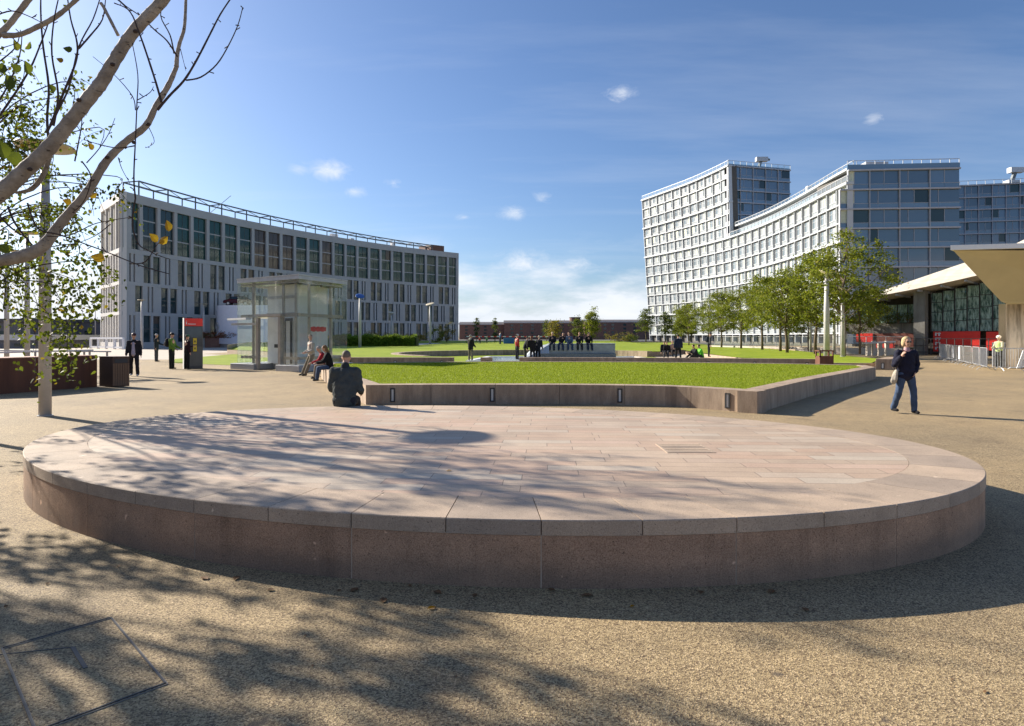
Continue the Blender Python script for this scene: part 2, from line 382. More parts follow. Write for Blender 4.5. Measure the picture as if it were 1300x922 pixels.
def tag(o, label, cat, group=None, kind=None):
    if label: o['label'] = label
    if cat: o['category'] = cat
    if group: o['group'] = group
    if kind: o['kind'] = kind
    return o
def thing(name, label, cat, loc=(0, 0, 0), rz=0, group=None):
    o = bpy.data.objects.new(name, None); COL.objects.link(o); o.location = loc; o.rotation_euler = (0, 0, rz)
    o.empty_display_size = .2
    return tag(o, label, cat, group)
def struct(o): o['kind'] = 'structure'; return o
def copy_tree(o, parent=None):
    c = o.copy(); COL.objects.link(c)
    if parent: c.parent = parent
    for ch in list(o.children): copy_tree(ch, c)
    return c
def spline(pts, k=8):
    pts = [Vector(p) for p in pts]; out = []
    for i in range(len(pts) - 1):
        p0 = pts[max(i - 1, 0)]; p1 = pts[i]; p2 = pts[i + 1]; p3 = pts[min(i + 2, len(pts) - 1)]
        for j in range(k):
            t = j / k
            out.append(.5 * ((2 * p1) + (p2 - p0) * t + (2 * p0 - 5 * p1 + 4 * p2 - p3) * t * t + (3 * p1 - p0 - 3 * p2 + p3) * t ** 3))
    out.append(pts[-1]); return out
def offset(pts, d, closed=False):
    """2d polyline moved to its left by d"""
    out = []; n = len(pts)
    for i in range(n):
        a = Vector(pts[i - 1][:2]) if (i > 0 or closed) else None
        p = Vector(pts[i][:2]); b = Vector(pts[(i + 1) % n][:2]) if (i < n - 1 or closed) else None
        ns = []
        for q0, q1 in ((a, p), (p, b)):
            if q0 is None or q1 is None: continue
            e = (q1 - q0).normalized(); ns.append(Vector((-e.y, e.x)))
        nn = sum(ns, Vector((0, 0))).normalized()
        k = 1 / max(.35, nn.dot(ns[0]))
        out.append(p + nn * d * k)
    return out
def chain_loc(o):
    v = Vector((0, 0, 0))
    while o is not None: v = v + Vector(o.location); o = o.parent
    return v
def wb(mb, name, parent=None, **k):
    """build from world coordinates under an unrotated parent"""
    if parent:
        c = chain_loc(parent); mb.v = [(a - c.x, b - c.y, d - c.z) for a, b, d in mb.v]
    return mb.build(name, parent, **k)
def poly_sheet(name, pts, zf, mat, cut=()):
    bm = bmesh.new(); vs = [bm.verts.new((p[0], p[1], 0)) for p in pts]; 
    from mathutils.geometry import tessellate_polygon
    for tr_ in tessellate_polygon([[Vector((p[0], p[1], 0)) for p in pts]]): bm.faces.new([vs[i] for i in tr_])
    for y in cut:
        bmesh.ops.bisect_plane(bm, geom=bm.verts[:] + bm.edges[:] + bm.faces[:], plane_co=(0, y, 0), plane_no=(0, 1, 0))
    for v in bm.verts: v.co.z = zf(v.co.x, v.co.y)
    bmesh.ops.recalc_face_normals(bm, faces=bm.faces[:])
    for f in bm.faces:
        if f.normal.z < 0: f.normal_flip()
    me = bpy.data.meshes.new(name); bm.to_mesh(me); bm.free(); me.materials.append(mat)
    o = bpy.data.objects.new(name, me); COL.objects.link(o); return o

# ---------------------------------------------------------------- ground
bm = MB(); bm.box(-900, 900, -300, 1500, -.5, 0, MT['gravel']); struct(bm.build('ground'))
plz = poly_sheet('plaza_paving', [(-90, 46), (-14.5, 46), (-30, 61), (-35, 115), (-120, 115)], lambda x, y: .004, MT['plaza']); struct(plz)
rd = MB(); rd.add([(-25, 120, .004), (130, 120, .004), (300, 400, .004), (-180, 400, .004)], [(0, 1, 2, 3)], simple('asphalt', (.06, .06, .06), .9)); struct(rd.build('road'))

# ---------------------------------------------------------------- raised oval stone seat in the foreground
EC = Vector((-.58, 7.592)); EA, EB, ER = 5.284, 3.331, math.radians(-13.65)
def ell_pt(t, inset=0.0):
    a, b = EA - inset, EB - inset
    x = a * math.cos(t); y = b * math.sin(t)
    return Vector((x * math.cos(ER) - y * math.sin(ER), x * math.sin(ER) + y * math.cos(ER)))
def ell_arcs(npiece, phase=0.0):
    """split the outline into equal arc lengths"""
    M = 1440; ts = [2 * PI * i / M for i in range(M + 1)]; L = [0]
    for i in range(M): L.append(L[-1] + (ell_pt(ts[i + 1]) - ell_pt(ts[i])).length)
    out = []; tot = L[-1]
    for k in range(npiece + 1):
        s = (k / npiece + phase) ; w = math.floor(s); s = (s - w) * tot
        i = min(np.searchsorted(L, s), M); out.append(ts[i] + w * 2 * PI)
    return out
seat = thing('stone_seat', 'large low oval granite seat with pink slab top filling the foreground', 'stone seat', (EC.x, EC.y, 0))
HS = .45
def ring_pieces(mat, n, phase, ins0, ins1, z0, z1, gap, chamfer=0):
    mb = MB(); T = ell_arcs(n, phase)
    for k in range(n):
        t0, t1 = T[k], T[k + 1]; st = (ell_pt(t1) - ell_pt(t0)).length
        dt = (t1 - t0) * gap / st / 2; t0 += dt; t1 -= dt; m = 10; vs = []
        for j in range(m + 1):
            t = t0 + (t1 - t0) * j / m
            o = ell_pt(t, ins0); o2 = ell_pt(t, ins0 + chamfer); i_ = ell_pt(t, ins1)
            vs += [(o.x, o.y, z0), (o.x, o.y, z1 - chamfer), (o2.x, o2.y, z1), (i_.x, i_.y, z1), (i_.x, i_.y, z0)]
        fs = []
        for j in range(m):
            for q in range(5): fs.append((j * 5 + q, (j + 1) * 5 + q, (j + 1) * 5 + (q + 1) % 5, j * 5 + (q + 1) % 5))
        fs += [(0, 1, 2, 3, 4), tuple(m * 5 + q for q in (4, 3, 2, 1, 0))]
        mb.add(vs, fs, mat)
    return mb
def joint_phase(px):
    M = 1440; ts = [2 * PI * i / M for i in range(M + 1)]; L = [0]
    for i in range(M): L.append(L[-1] + (ell_pt(ts[i + 1]) - ell_pt(ts[i])).length)
    best = min((i for i in range(M) if (EC + ell_pt(ts[i])).y < EC.y), key=lambda i: abs(650 + F * (EC.x + ell_pt(ts[i]).x) / (EC.y + ell_pt(ts[i]).y) - px))
    return L[best] / L[-1]
JP = joint_phase(689)
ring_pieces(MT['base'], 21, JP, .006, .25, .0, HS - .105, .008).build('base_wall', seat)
ring_pieces(MT['joint'], 12, 0, .0085, .24, .002, HS - .1005, 0).build('joint_fill', seat)
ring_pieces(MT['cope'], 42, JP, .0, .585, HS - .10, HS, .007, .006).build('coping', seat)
core = MB(); core.prism([ell_pt(2 * PI * i / 96, .05) for i in range(96)], .0, HS - .101, MT['joint'])
core.build('core', seat)
core = MB(); core.prism([ell_pt(2 * PI * i / 128, .588) for i in range(128)], HS - .1, HS - .001, MT['deck']); dk = core.build('slab_top', seat)
gr = MB()
gx0, gx1, gy0, gy1 = (1.62, 2.10, 6.52, 7.08)
ox, oy = EC
gr.box(gx0 - ox, gx1 - ox, gy0 - oy, gy1 - oy, HS - .02, HS + .001, simple('slot_shadow', (.10, .08, .065), .9))
for i in range(6):
    y = gy0 + (gy1 - gy0) * (i + .5) / 6; gr.box(gx0 - ox + .01, gx1 - ox - .01, y - oy - .034, y - oy + .034, HS - .01, HS + .004, MT['cope'])
for x in (gx0, gx1): gr.box(x - ox - .012, x - ox + .012, gy0 - oy, gy1 - oy, HS - .01, HS + .005, MT['cope'])
gr.build('drain_grate', seat)

# inspection cover frame sunk in the gravel
a, b_, c = g(2, 823), g(140, 784), g(180, 832); d = a + (c - b_) * 1.6; c = b_ + (c - b_) * 1.6
cov = thing('inspection_cover', 'square inspection cover outlined by thin steel strips flush with the gravel', 'cover', tuple((a + b_ + c + d) / 4))
fr = MB()
for p, q in ((a, b_), (b_, c), (c, d), (d, a)):
    fr.beam(p + Vector((0, 0, .001)), q + Vector((0, 0, .001)), .008, .006, MT['dark'])
    fr.beam(p + Vector((.018, -.01, .001)), q + Vector((.018, -.01, .001)), .004, .006, simple('worn_strip', (.16, .15, .14), .6, .3))
wb(fr, 'frame', cov)
ky = MB(); p = g(92, 822); ky.beam(p, p + (c - b_).normalized() * .3, .02, .006, MT['dark']); ky.beam(p + Vector((-.5, -.12, 0)), p, .006, .006, MT['dark']); wb(ky, 'lifting_slot', cov)

# ---------------------------------------------------------------- walls
def wall_strip(pts, th, z0, z1, mat, cope=None, cth=.05, panel=1.5, gap=.008):
    """panels along a polyline; inside is to the left"""
    mb = MB(); cp = MB(); inn = offset(pts, th)
    def inter(q, L, s):
        for i in range(len(L) - 1):
            if s <= L[i + 1] or i == len(L) - 2:
                t = (s - L[i]) / (L[i + 1] - L[i]); return Vector(q[i][:2]).lerp(Vector(q[i + 1][:2]), t)
    L = [0]
    for i in range(len(pts) - 1): L.append(L[-1] + (Vector(pts[i + 1][:2]) - Vector(pts[i][:2])).length)
    n = max(1, round(L[-1] / panel))
    for k in range(n):
        s0 = L[-1] * k / n + (gap / 2 if k else 0); s1 = L[-1] * (k + 1) / n - (gap / 2 if k < n - 1 else 0)
        ss = [s0] + [x for x in L[1:-1] if s0 + .01 < x < s1 - .01] + [s1]
        for a0, a1 in zip(ss, ss[1:]):
            p0, p1, q0, q1 = inter(pts, L, a0), inter(pts, L, a1), inter(inn, L, a0), inter(inn, L, a1)
            mb.hexa([(v.x, v.y, z0) for v in (p0, p1, q1, q0)] + [(v.x, v.y, z1) for v in (p0, p1, q1, q0)], mat)
    return mb
def wall_light(parent, p, nrm, w=.11, h=.34, z=.1):
    """slim framed light on a wall; nrm points out of the wall"""
    nx = Vector((nrm[0], nrm[1])).normalized(); tx = Vector((-nx.y, nx.x)); c = Vector((p[0], p[1]))
    mb = MB()
    for s in (-1, 1): mb.obox(c + tx * s * (w / 2 - .012) + nx * .01, tx, nx, .016, .02, z, z + h, MT['dark'])
    for zz in (z, z + h - .03): mb.obox(c + nx * .009, tx, nx, w / 2, .019, zz, zz + .03, MT['dark'])
    o = wb(mb, 'wall_light', parent)
    l = MB(); l.obox(c + nx * .004, tx, nx, w / 2 - .02, .012, z + .03, z + h - .03, MT['lens']); wb(l, 'lens', o)

front = spline([(-3.56, 15.35), (-2.2, 15.48), (-.96, 15.5), (1.1, 15.46), (2.5, 15.3), (3.65, 15.02), (4.5, 14.38), (5.27, 13.55)], 4)
front = [Vector((p[0], p[1])) for p in [Vector((*q, 0)) if len(q) == 2 else q for q in front]]
leftb = [(-8.4, 28.4), (-7.75, 25.6), (-6.73, 22.76), (-5.2, 19.1)]
rightb = [(8.1, 17.25), (14.2, 24.6)]
back = [(14.9, 26.6), (12, 28.4), (6, 30.1), (0, 30.6), (-5, 29.8)]
outline = [Vector(p) for p in leftb] + front + [Vector(p) for p in rightb]
bed = thing('bed_wall', 'long sawn stone retaining wall round the raised front lawn, with slim lights let into it', 'retaining wall', (0, 15.4, 0))
wb(wall_strip([tuple(p) for p in leftb] + [tuple(front[0])], .42, 0, .477, MT['sand']), 'side_wall', bed)
wb(wall_strip([tuple(p) for p in front], .42, 0, .48, MT['sand'], panel=1.62), 'front_wall', bed)
wb(wall_strip([tuple(front[-1])] + rightb, .42, 0, .477, MT['sand'], panel=1.7), 'side_wall', bed)
wb(wall_strip([rightb[-1]] + back + [leftb[0]], .36, 0, .47, MT['sand']), 'back_wall', bed)
for px, py in ((498.5, 512), (625, 512), (787, 512), (924, 521)):
    # find the wall point on this ray
    best = min(front, key=lambda q: abs(650 + F * q.x / q.y - px)); i = front.index(best)
    e = (front[min(i + 1, len(front) - 1)] - front[max(i - 1, 0)]).normalized()
    j = i if 650 + F * best.x / best.y <= px else i - 1; j = max(0, min(len(front) - 2, j))
    q0, q1 = front[j], front[j + 1]; x0 = 650 + F * q0.x / q0.y; x1 = 650 + F * q1.x / q1.y; t = (px - x0) / (x1 - x0)
    wall_light(bed, q0.lerp(q1, t), (e.y, -e.x), z=.06)
full = [tuple(p) for p in outline] + back
inn = offset(full, .40, True)
def zflat(z): return lambda x, y: z
lawn1 = poly_sheet('front_lawn', inn, zflat(.445), MT['grass']); struct(lawn1)

def in_poly(xs, ys, poly):
    inside = np.zeros(len(xs), bool); n = len(poly)
    for i in range(n):
        x0, y0 = poly[i][0], poly[i][1]; x1, y1 = poly[(i + 1) % n][0], poly[(i + 1) % n][1]
        c = ((y0 > ys) != (y1 > ys)); xx = (x1 - x0) * (ys - y0) / ((y1 - y0) if y1 != y0 else 1e-9) + x0
        inside ^= c & (xs < xx)
    return inside
def blades(name, poly, n, z, h, w, label=None, dens=None):
    xs0, xs1 = min(p[0] for p in poly), max(p[0] for p in poly); y0, y1 = min(p[1] for p in poly), max(p[1] for p in poly)
    xs = RNG.uniform(xs0, xs1, n * 2)
    # denser near the camera
    u = RNG.random(n * 2); ys = y0 * (y1 / y0) ** u
    k = in_poly(xs, ys, poly); xs, ys = xs[k][:n], ys[k][:n]; n = len(xs)
    a = RNG.uniform(0, 2 * PI, n); hh = h * RNG.uniform(.5, 1.2, n); ww = w * RNG.uniform(.7, 1.3, n) * (1 + (ys - y0) * .03)
    lx, ly = RNG.normal(0, h * .5, n), RNG.normal(0, h * .5, n)
    V = np.zeros((n, 3, 3), np.float32)
    V[:, 0] = np.stack([xs - np.cos(a) * ww, ys - np.sin(a) * ww, np.full(n, z - .003)], 1)
    V[:, 1] = np.stack([xs + np.cos(a) * ww, ys + np.sin(a) * ww, np.full(n, z - .003)], 1)
    V[:, 2] = np.stack([xs + lx, ys + ly, z + hh], 1)
    me = bpy.data.meshes.new(name); me.vertices.add(n * 3); me.vertices.foreach_set('co', V.ravel())
    me.loops.add(n * 3); me.loops.foreach_set('vertex_index', np.arange(n * 3, dtype=np.int32))
    me.polygons.add(n); me.polygons.foreach_set('loop_start', np.arange(0, n * 3, 3, dtype=np.int32))
    me.update(calc_edges=True); me.materials.append(MT['blade'])
    o = bpy.data.objects.new(name, me); COL.objects.link(o); return o
gb = blades('grass', inn, 190000, .445, .036, .007)
tag(gb, 'short bright green grass of the raised front lawn', 'grass', kind='stuff')

# second line of low walls, Y about 36
def low_wall(name, label, pts, th=.42, h=.48, lights=()):
    t = thing(name, label, 'low wall', (pts[0][0], pts[0][1], 0))
    wb(wall_strip(pts, th, 0, h, MT['sand'], panel=2.4), 'wall_panels', t)
    for px in lights:
        for (q0, q1) in zip(pts, pts[1:]):
            x0 = 650 + F * q0[0] / q0[1]; x1 = 650 + F * q1[0] / q1[1]
            if x0 <= px <= x1:
                k = (px - x0) / (x1 - x0); p = Vector(q0).lerp(Vector(q1), k); e = (Vector(q1) - Vector(q0)).normalized()
                wall_light(t, p, (e.y, -e.x), w=.16, h=.28, z=.02); break
    return t
low_wall('low_wall', 'low brown stone wall behind the left half of the front lawn', [(-12.5, 36.6), (-9.45, 36.2), (-3.35, 36.0)], lights=(443, 502, 561))
low_wall('low_wall', 'short block of low stone wall standing alone before the pool', [(-1.80, 36), (-1.12, 36)], lights=(618,))
low_wall('low_wall', 'long low stone wall in front of the fountain and the seated people', [(.42, 36), (5, 35.8), (10, 35.2), (16.1, 33.4)], lights=(674, 729, 785, 841, 900, 960, 1025))
low_wall('low_wall', 'thin dark kerb wall edging the right lawn beside the stone block', [(16.35, 33.3), (18.9, 32.9)], th=.3, h=.28)
# curved ring wall round the pool
RC = Vector((2.0, 47.3)); RA, RB = 10.9, 10.7
def ring(t): return (RC.x + RA * math.cos(math.radians(t)), RC.y + RB * math.sin(math.radians(t)))
rpts = [ring(t) for t in range(28, 232, 6)]      # right, far, left: the outside is to the right
rw = thing('ring_wall', 'curved dark-faced stone wall sweeping round behind the pool', 'curved wall', (RC.x, RC.y, 0))
# going counter-clockwise the inside of the ring is on the left
wb(wall_strip(rpts, .55, 0, .48, MT['sand'], panel=2.4), 'wall_panels', rw)
def zl(x, y): return .44 + max(0, y - 62) * .011
outer = [ring(t) for t in range(90, 232, 6)]
ls = [poly_sheet('left_lawn', [(-12.5, 36.9), (-9.45, 36.65), (-3.35, 36.43), (-4.4, 39)] + [(2 + (p[0] - 2) * 1.0, p[1]) for p in reversed(outer)] + [(2, 112), (-46, 112), (-28, 62), (-14.5, 46)], zl, MT['grass'], (62, 80)),
      poly_sheet('middle_lawn', [(2, 58)] + [ring(t) for t in range(84, 24, -6)] + [(13, 53.2), (15.5, 60), (16.5, 60), (19.2, 112), (2, 112)], zl, MT['grass'], (62, 80)),
      poly_sheet('right_lawn', [(14.6, 34.2), (16.3, 33.7), (18.9, 33.2), (23.4, 40), (27, 60), (30, 112), (19.2, 112), (16.5, 60)], lambda x, y: .27 + max(0, y - 45) * .006, MT['grass'], (45, 80))]
for o in ls: struct(o)
# lawn skirts so the raised turf has an edge
sk = MB(); 
for A, B, z in (((-12.5, 36.9), (-14.5, 46), .44), ((-14.5, 46), (-28, 62), .44), ((-28, 62), (-46, 112), .9), ((14.6, 34.2), (16.5, 60), .3), ((15.5, 60), (13, 53.2), .44), ((18.9, 33.2), (23.4, 40), .27), ((23.4, 40), (27, 60), .3), ((11.62, 52.3), (13, 53.2), .44), ((15.5, 60), (16.5, 60), .44), ((16.5, 60), (19.2, 112), .44), ((27, 60), (30, 112), .5), ((-46, 112), (2, 112), .95), ((2, 112), (30, 112), .9)):
    sk.beam((A[0], A[1], z / 2 - .02), (B[0], B[1], z / 2 - .02), .06, z - .04 if z < .85 else z, MT['sand'])
struct(sk.build('lawn_bank'))
inl = poly_sheet('pool_lawn', [(-4.3, 37), (1, 36.6), (5, 36.4), (10.5, 35.8)] + [ring(t) for t in list(range(-20, 28, 8)) + list(range(28, 232, 8))], zflat(.006), MT['grass']); struct(inl)
pth = poly_sheet('path', [(10.8, 35.8), (14.3, 34.4), (16.2, 60), (15, 60), (11.7, 52)], zflat(.012), simple('pale_path_gravel', (.50, .42, .31), .9)); struct(pth)
ptc = poly_sheet('grass_patch', [g(221, 461), g(304, 464.5), g(386, 461), g(440, 455), g(440, 441), g(300, 449.5), g(222, 456)], zflat(.012), MT['grass']); struct(ptc)
ptc = poly_sheet('lawn_path', [(-13.6, 80), (-11.6, 80), (-9.8, 90), (-13, 90)], lambda x, y: zl(x, y) + .012, MT['pale']); struct(ptc)
# pool
pool = poly_sheet('water', [(-2.6, 41), (9.5, 41), (9.5, 49), (-1.6, 49)], zflat(.1), MT['water']); struct(pool)
pr = thing('pool_rim', 'pale flat stone rim round the shallow pool', 'pool rim', (3.3, 41, 0))
mb = MB()
for A, B in (((-2.8, 40.8), (9.7, 40.8)), ((-2.8, 40.8), (-1.8, 49.2)), ((-1.8, 49.2), (9.7, 49.2)), ((9.7, 40.8), (9.7, 49.2))): mb.beam((*A, .07), (*B, .07), .4, .14, MT['white'] if A[0] < 0 else MT['pale'])
wb(mb, 'rim', pr)
# fountain block the people sit on
ft = thing('fountain', 'grey metal fountain block with a sloping pale left end, people sitting along its top', 'fountain', (3.6, 45, 0))
mb = MB(); mb.prism([(2.6, 44.4), (7.28, 44.4), (7.28, 46.6), (2.6, 46.6)], 0, 1.17, MT['pool']); wb(mb, 'upper_block', ft, bevel=.03)
mb = MB(); mb.prism([(1.9, 43.3), (7.15, 43.3), (7.15, 44.38), (1.9, 44.38)], 0, .52, simple('wet_dark_metal', (.12, .14, .15), .3, .3)); wb(mb, 'lower_step', ft, bevel=.02)
mb = MB(); mb.add([(.7, 43.5, .02), (2.59, 43.5, .02), (2.59, 46.4, .02), (.7, 46.4, .02), (2.59, 44.2, 1.12), (2.59, 46.3, 1.12), (1.6, 46.3, .95), (1.6, 44.8, .95)], [(0, 1, 4, 7), (4, 5, 6, 7), (0, 7, 6, 3), (1, 2, 5, 4), (3, 6, 5, 2)], simple('pale_metal_slope', (.50, .53, .54), .35, .3)); wb(mb, 'sloping_end', ft)
mb = MB(); mb.box(4.9, 7.3, 44.35, 46.65, 1.172, 1.2, MT['steel']); wb(mb, 'top_plate', ft)

# stone block seats at the right
def block_seat(x0, x1, y0, y1, h, label, lightx=None):
    t = thing('block_seat', label, 'stone block', ((x0 + x1) / 2, y0, 0))
    mb = MB(); mb.box(x0, x1, y0, y1, 0, h, MT['sand']); wb(mb, 'block', t, bevel=.02)
    if lightx: wall_light(t, (lightx, y0), (0, -1), w=.14, h=.3, z=.05)
t = thing('block_seat', 'chunky stone block with a slim light in its end, beside the walking woman', 'stone block', (19.3, 32.5, 0))
mb = MB(); mb.prism([(18.35, 31.8), (18.95, 31.5), (21.4, 34.6), (20.8, 34.95)], 0, .55, MT['sand']); wb(mb, 'block', t, bevel=.02); wall_light(t, (18.62, 31.66), (-.45, -.9), w=.14, h=.3, z=.05)
block_seat(16.4, 17.0, 33.9, 34.4, .45, 'small stone stub just right of the rusty open-topped bin')
# terrace wall + balustrade far right
mb = MB(); t = thing('terrace_wall', 'pale low terrace wall behind the avenue trees', 'terrace wall', (26, 66, 0))
wb(wall_strip([(24.5, 78), (27.5, 70), (31, 62.5), (36, 58)], -.4, 0, .62, MT['pale'], panel=3), 'wall_panels', t)
t = thing('glass_balustrade', 'green tinted glass balustrade along the terrace behind the trees', 'balustrade', (26, 66, 0))
mb = MB(); ps = MB(); A = [Vector((25.2, 78.5)), Vector((28.2, 70.5)), Vector((31.6, 63)), Vector((36.6, 58.6))]
for q0, q1 in zip(A, A[1:]):
    n = max(1, int((q1 - q0).length / 1.5))
    for i in range(n):
        a0 = q0.lerp(q1, (i + .04) / n); a1 = q0.lerp(q1, (i + .96) / n)
        mb.beam((a0.x, a0.y, 1.15), (a1.x, a1.y, 1.15), .02, 1.0, MT['lift_glass']); ps.beam((a0.x, a0.y, .5), (a0.x, a0.y, 1.72), .05, .05, MT['galv'])
    ps.beam((*q0, 1.7), (*q1, 1.7), .05, .05, MT['galv'])
wb(mb, 'glass_panels', t); wb(ps, 'posts_and_rail', t)

# ---------------------------------------------------------------- left: corten wall, bin, rails
cw = thing('corten_wall', 'long dark rusty steel planter wall with a bright top edge at the left side', 'planter wall', (-15, 19.5, 0))
wl = [(-20.5, 15.6), (-17.5, 16.9), (-14.75, 18.15), (-13.78, 20.93)]
mb = MB(); inw = offset(wl, .9)
mb.prism([tuple(p) for p in wl] + [tuple(p) for p in reversed(inw)], 0, 1.02, MT['corten']); wb(mb, 'steel_side', cw)
mb = MB(); i2 = offset(wl, -.01); i3 = offset(wl, .92); mb.prism([tuple(p) for p in i2] + [tuple(p) for p in reversed(i3)], 1.021, 1.05, simple('warm_capping', (.40, .22, .15), .7)); wb(mb, 'capping', cw)
rl = thing('handrail', 'pair of silver flat handrails running above the rusty planter wall', 'handrail', (-15, 20.5, 0))
mb = MB(); r0, r1 = P(-40, 449, 20.3), P(118, 444.5, 23.0); mb.beam(r0, r1, .12, .05, MT['galv']); r2, r3 = P(-40, 445, 22.3), P(141, 446.5, 24.0); wb(mb, 'rail', rl)
mb = MB(); mb.beam(r2, r3, .12, .05, MT['galv']); wb(mb, 'rail', rl)
for k in (.1, .45, .8, .97):
    for (ra, rb) in ((r0, r1), (r2, r3)):
        p = ra.lerp(rb, k); mb = MB(); mb.beam((p.x, p.y, 0), p, .05, .05, MT['galv']); wb(mb, 'rail_post', rl)
# bin
bn = thing('litter_bin', 'square brown slatted litter bin at the end of the rusty planter wall', 'litter bin', (-13.3, 20.9, 0))
c0 = g(143, 492); c1 = g(124.5, 491); c1 = Vector((-13.72, 20.95, 0)); c2 = Vector((-12.72, 20.95, 0)); cc = c1 + (c2 - c0)
mb = MB(); mb.prism([tuple(v[:2]) for v in (c0, c2, cc, c1)], .02, .97, MT['bindark']); wb(mb, 'body', bn)
mb = MB(); e = (c2 - c0); L = e.length; e.normalize(); nn = Vector((e.y, -e.x, 0))
for i in range(7):
    p = c0 + e * (L * (i + .5) / 7) + nn * .012; mb.beam(p + Vector((0, 0, .05)), p + Vector((0, 0, .78)), L / 7 * .8, .02, simple('bin_slat_brown', (.17, .095, .05), .6), up=tuple(nn))
wb(mb, 'slats', bn)
mb = MB(); p = c0 + e * L / 2 + nn * .006; mb.beam(p - e * L * .38 + Vector((0, 0, .865)), p + e * L * .38 + Vector((0, 0, .865)), .02, .13, MT['dark']); wb(mb, 'opening', bn)
mb = MB(); ctr = (c0 + cc) / 2; mb.prism([tuple((ctr + (v - ctr) * 1.05)[:2]) for v in (c0, c2, cc, c1)], .972, 1.01, MT['bindark']); wb(mb, 'lid', bn)
# small open bin on the right
b2 = thing('litter_bin', 'rusty open-topped litter bin by the far edge of the front lawn', 'litter bin', (16.6, 33.9, 0))
x0, x1, y0, y1 = 16.0, 16.72, 32.75, 33.25
mb = MB(); mb.box(x0, x1, y0, y1, .02, .66, MT['corten']); wb(mb, 'body', b2)
mb = MB()
for (x, y) in ((x0 + .03, y0 + .03), (x1 - .03, y0 + .03), (x1 - .03, y1 - .03), (x0 + .03, y1 - .03)): mb.beam((x, y, .6), (x, y, .93), .06, .06, MT['corten'])
for A, B in (((x0, y0), (x1, y0)), ((x1, y0), (x1, y1)), ((x1, y1), (x0, y1)), ((x0, y1), (x0, y0))): mb.beam((*A, .93), (*B, .93), .06, .06, MT['corten'])
wb(mb, 'hood_frame', b2)
class Facade:
    def __init__(s, pts, side=-1, lean=0, leanz=50, org=(0, 0)):
        s.p = [Vector(p[:2]) for p in (spline([(*p, 0) for p in pts], 6) if len(pts) > 2 else [(*p, 0) for p in pts])]
        s.L = [0]
        for a, b in zip(s.p, s.p[1:]): s.L.append(s.L[-1] + (b - a).length)
        s.len = s.L[-1]; s.side = side; s.lean = lean; s.leanz = leanz
    def at(s, u, z, n):
        uu = u
        if s.lean: uu = u + s.lean * (1 - z / s.leanz) * max(0, 1 - u / s.len)
        i = min(max(int(np.searchsorted(s.L, uu)) - 1, 0), len(s.p) - 2)
        t = (uu - s.L[i]) / (s.L[i + 1] - s.L[i]); a, b = s.p[i], s.p[i + 1]; q = a + (b - a) * t
        def nrm(j):
            j0 = max(j - 1, 0); j1 = min(j + 1, len(s.p) - 1); e = (s.p[j1] - s.p[j0]).normalized(); return Vector((-e.y, e.x)) * s.side
        nv = (nrm(i) * (1 - min(max(t, 0), 1)) + nrm(i + 1) * min(max(t, 0), 1)).normalized()
        q = q + nv * n; return (q.x, q.y, z)
    def box(s, mb, u0, u1, z0, z1, n0, n1, mat, step=4.0, z1b=None):
        k = max(1, math.ceil((u1 - u0) / step)); za = z1; vs = []; fs = []
        for i in range(k + 1):
            u = u0 + (u1 - u0) * i / k
            vs += [s.at(u, z0, n0), s.at(u, z0, n1), s.at(u, z1, n1), s.at(u, z1, n0)]
        for i in range(k):
            for q in range(4): fs.append((i * 4 + q, (i + 1) * 4 + q, (i + 1) * 4 + (q + 1) % 4, i * 4 + (q + 1) % 4))
        fs += [(3, 2, 1, 0), tuple(k * 4 + q for q in range(4))]
        mb.add(vs, fs, mat)

# ================================================================ HOTEL (left)
hot = thing('hotel', 'long curved pale grey hotel with glazed top storey and rooftop steel frame', 'building', (-40, 110, 0))
HC = [(-54.3, 87.7), (-50.6, 100), (-45.2, 112.5), (-38.8, 123.5), (-31.6, 134), (-23.4, 143.6), (-13.0, 153)]
fh = Facade(HC); HL = fh.len
fs_ = Facade([(-63.2, 97.0), (-54.3, 87.7)])
core = MB()
off = [fh.at(fh.len * i / 24, 0, -.45) for i in range(25)]
back_ = [(-14.6, 164), (-30, 166), (-60, 140), (-64.2, 101)]
core.prism([p[:2] for p in off] + back_ + [fs_.at(.2, 0, -.5)[:2], fs_.at(fs_.len - .3, 0, -.5)[:2]], 0, 20.6, MT['hspan'])
wb(core, 'core', hot)
wall = MB()
MT['hbrown'] = glossy_glass('hotel_brown_room', (.075, .05, .038), .06, .35); NB = 25; BW = HL / NB
MT['hblind'] = glossy_glass('hotel_blind', (.11, .125, .115), .2, .4); MT['hblind2'] = glossy_glass('hotel_warm_room', (.075, .05, .035), .1, .4)
def hwin(u0, u1, z0, z1, mat, name, n=-.28, rows=1, mull=False):
    mb = MB()
    fh.box(mb, u0, u1, z0, z1, n - .04, n, mat, step=2)
    fr = MT['hspan']
    for k in range(1, rows):
        z = z0 + (z1 - z0) * k / rows; fh.box(mb, u0, u1, z - .09, z + .09, n, n + .05, MT['hpanel'] if rows > 2 else fr, step=4)
        if rows > 2 and rng.random() < .8: 
            pass
    fh.box(mb, u0, u0 + .06, z0, z1, n, n + .06, fr); fh.box(mb, u1 - .06, u1, z0, z1, n, n + .06, fr)
    if rng.random() < .4:
        hb = (z1 - z0) * rng.uniform(.12, .6); ub = u0 + (u1 - u0) * rng.choice([0, 0, .5]); fh.box(mb, ub + .07, u1 - .07 if ub == u0 else u1 - .07, z1 - hb, z1 - .05, n + .004, n + .02, rng.choice([MT['hblind'], MT['hblind2'], MT['hglass2']]))
    if mull: fh.box(mb, (u0 + u1) / 2 - .03, (u0 + u1) / 2 + .03, z0, z1, n, n + .04, fr)
    return wb(mb, name, hot)
rng = random.Random(3)
RZ = [(.9, 4.75), (5.25, 9.0), (9.5, 13.5)]
TZ = (14.15, 20.75)
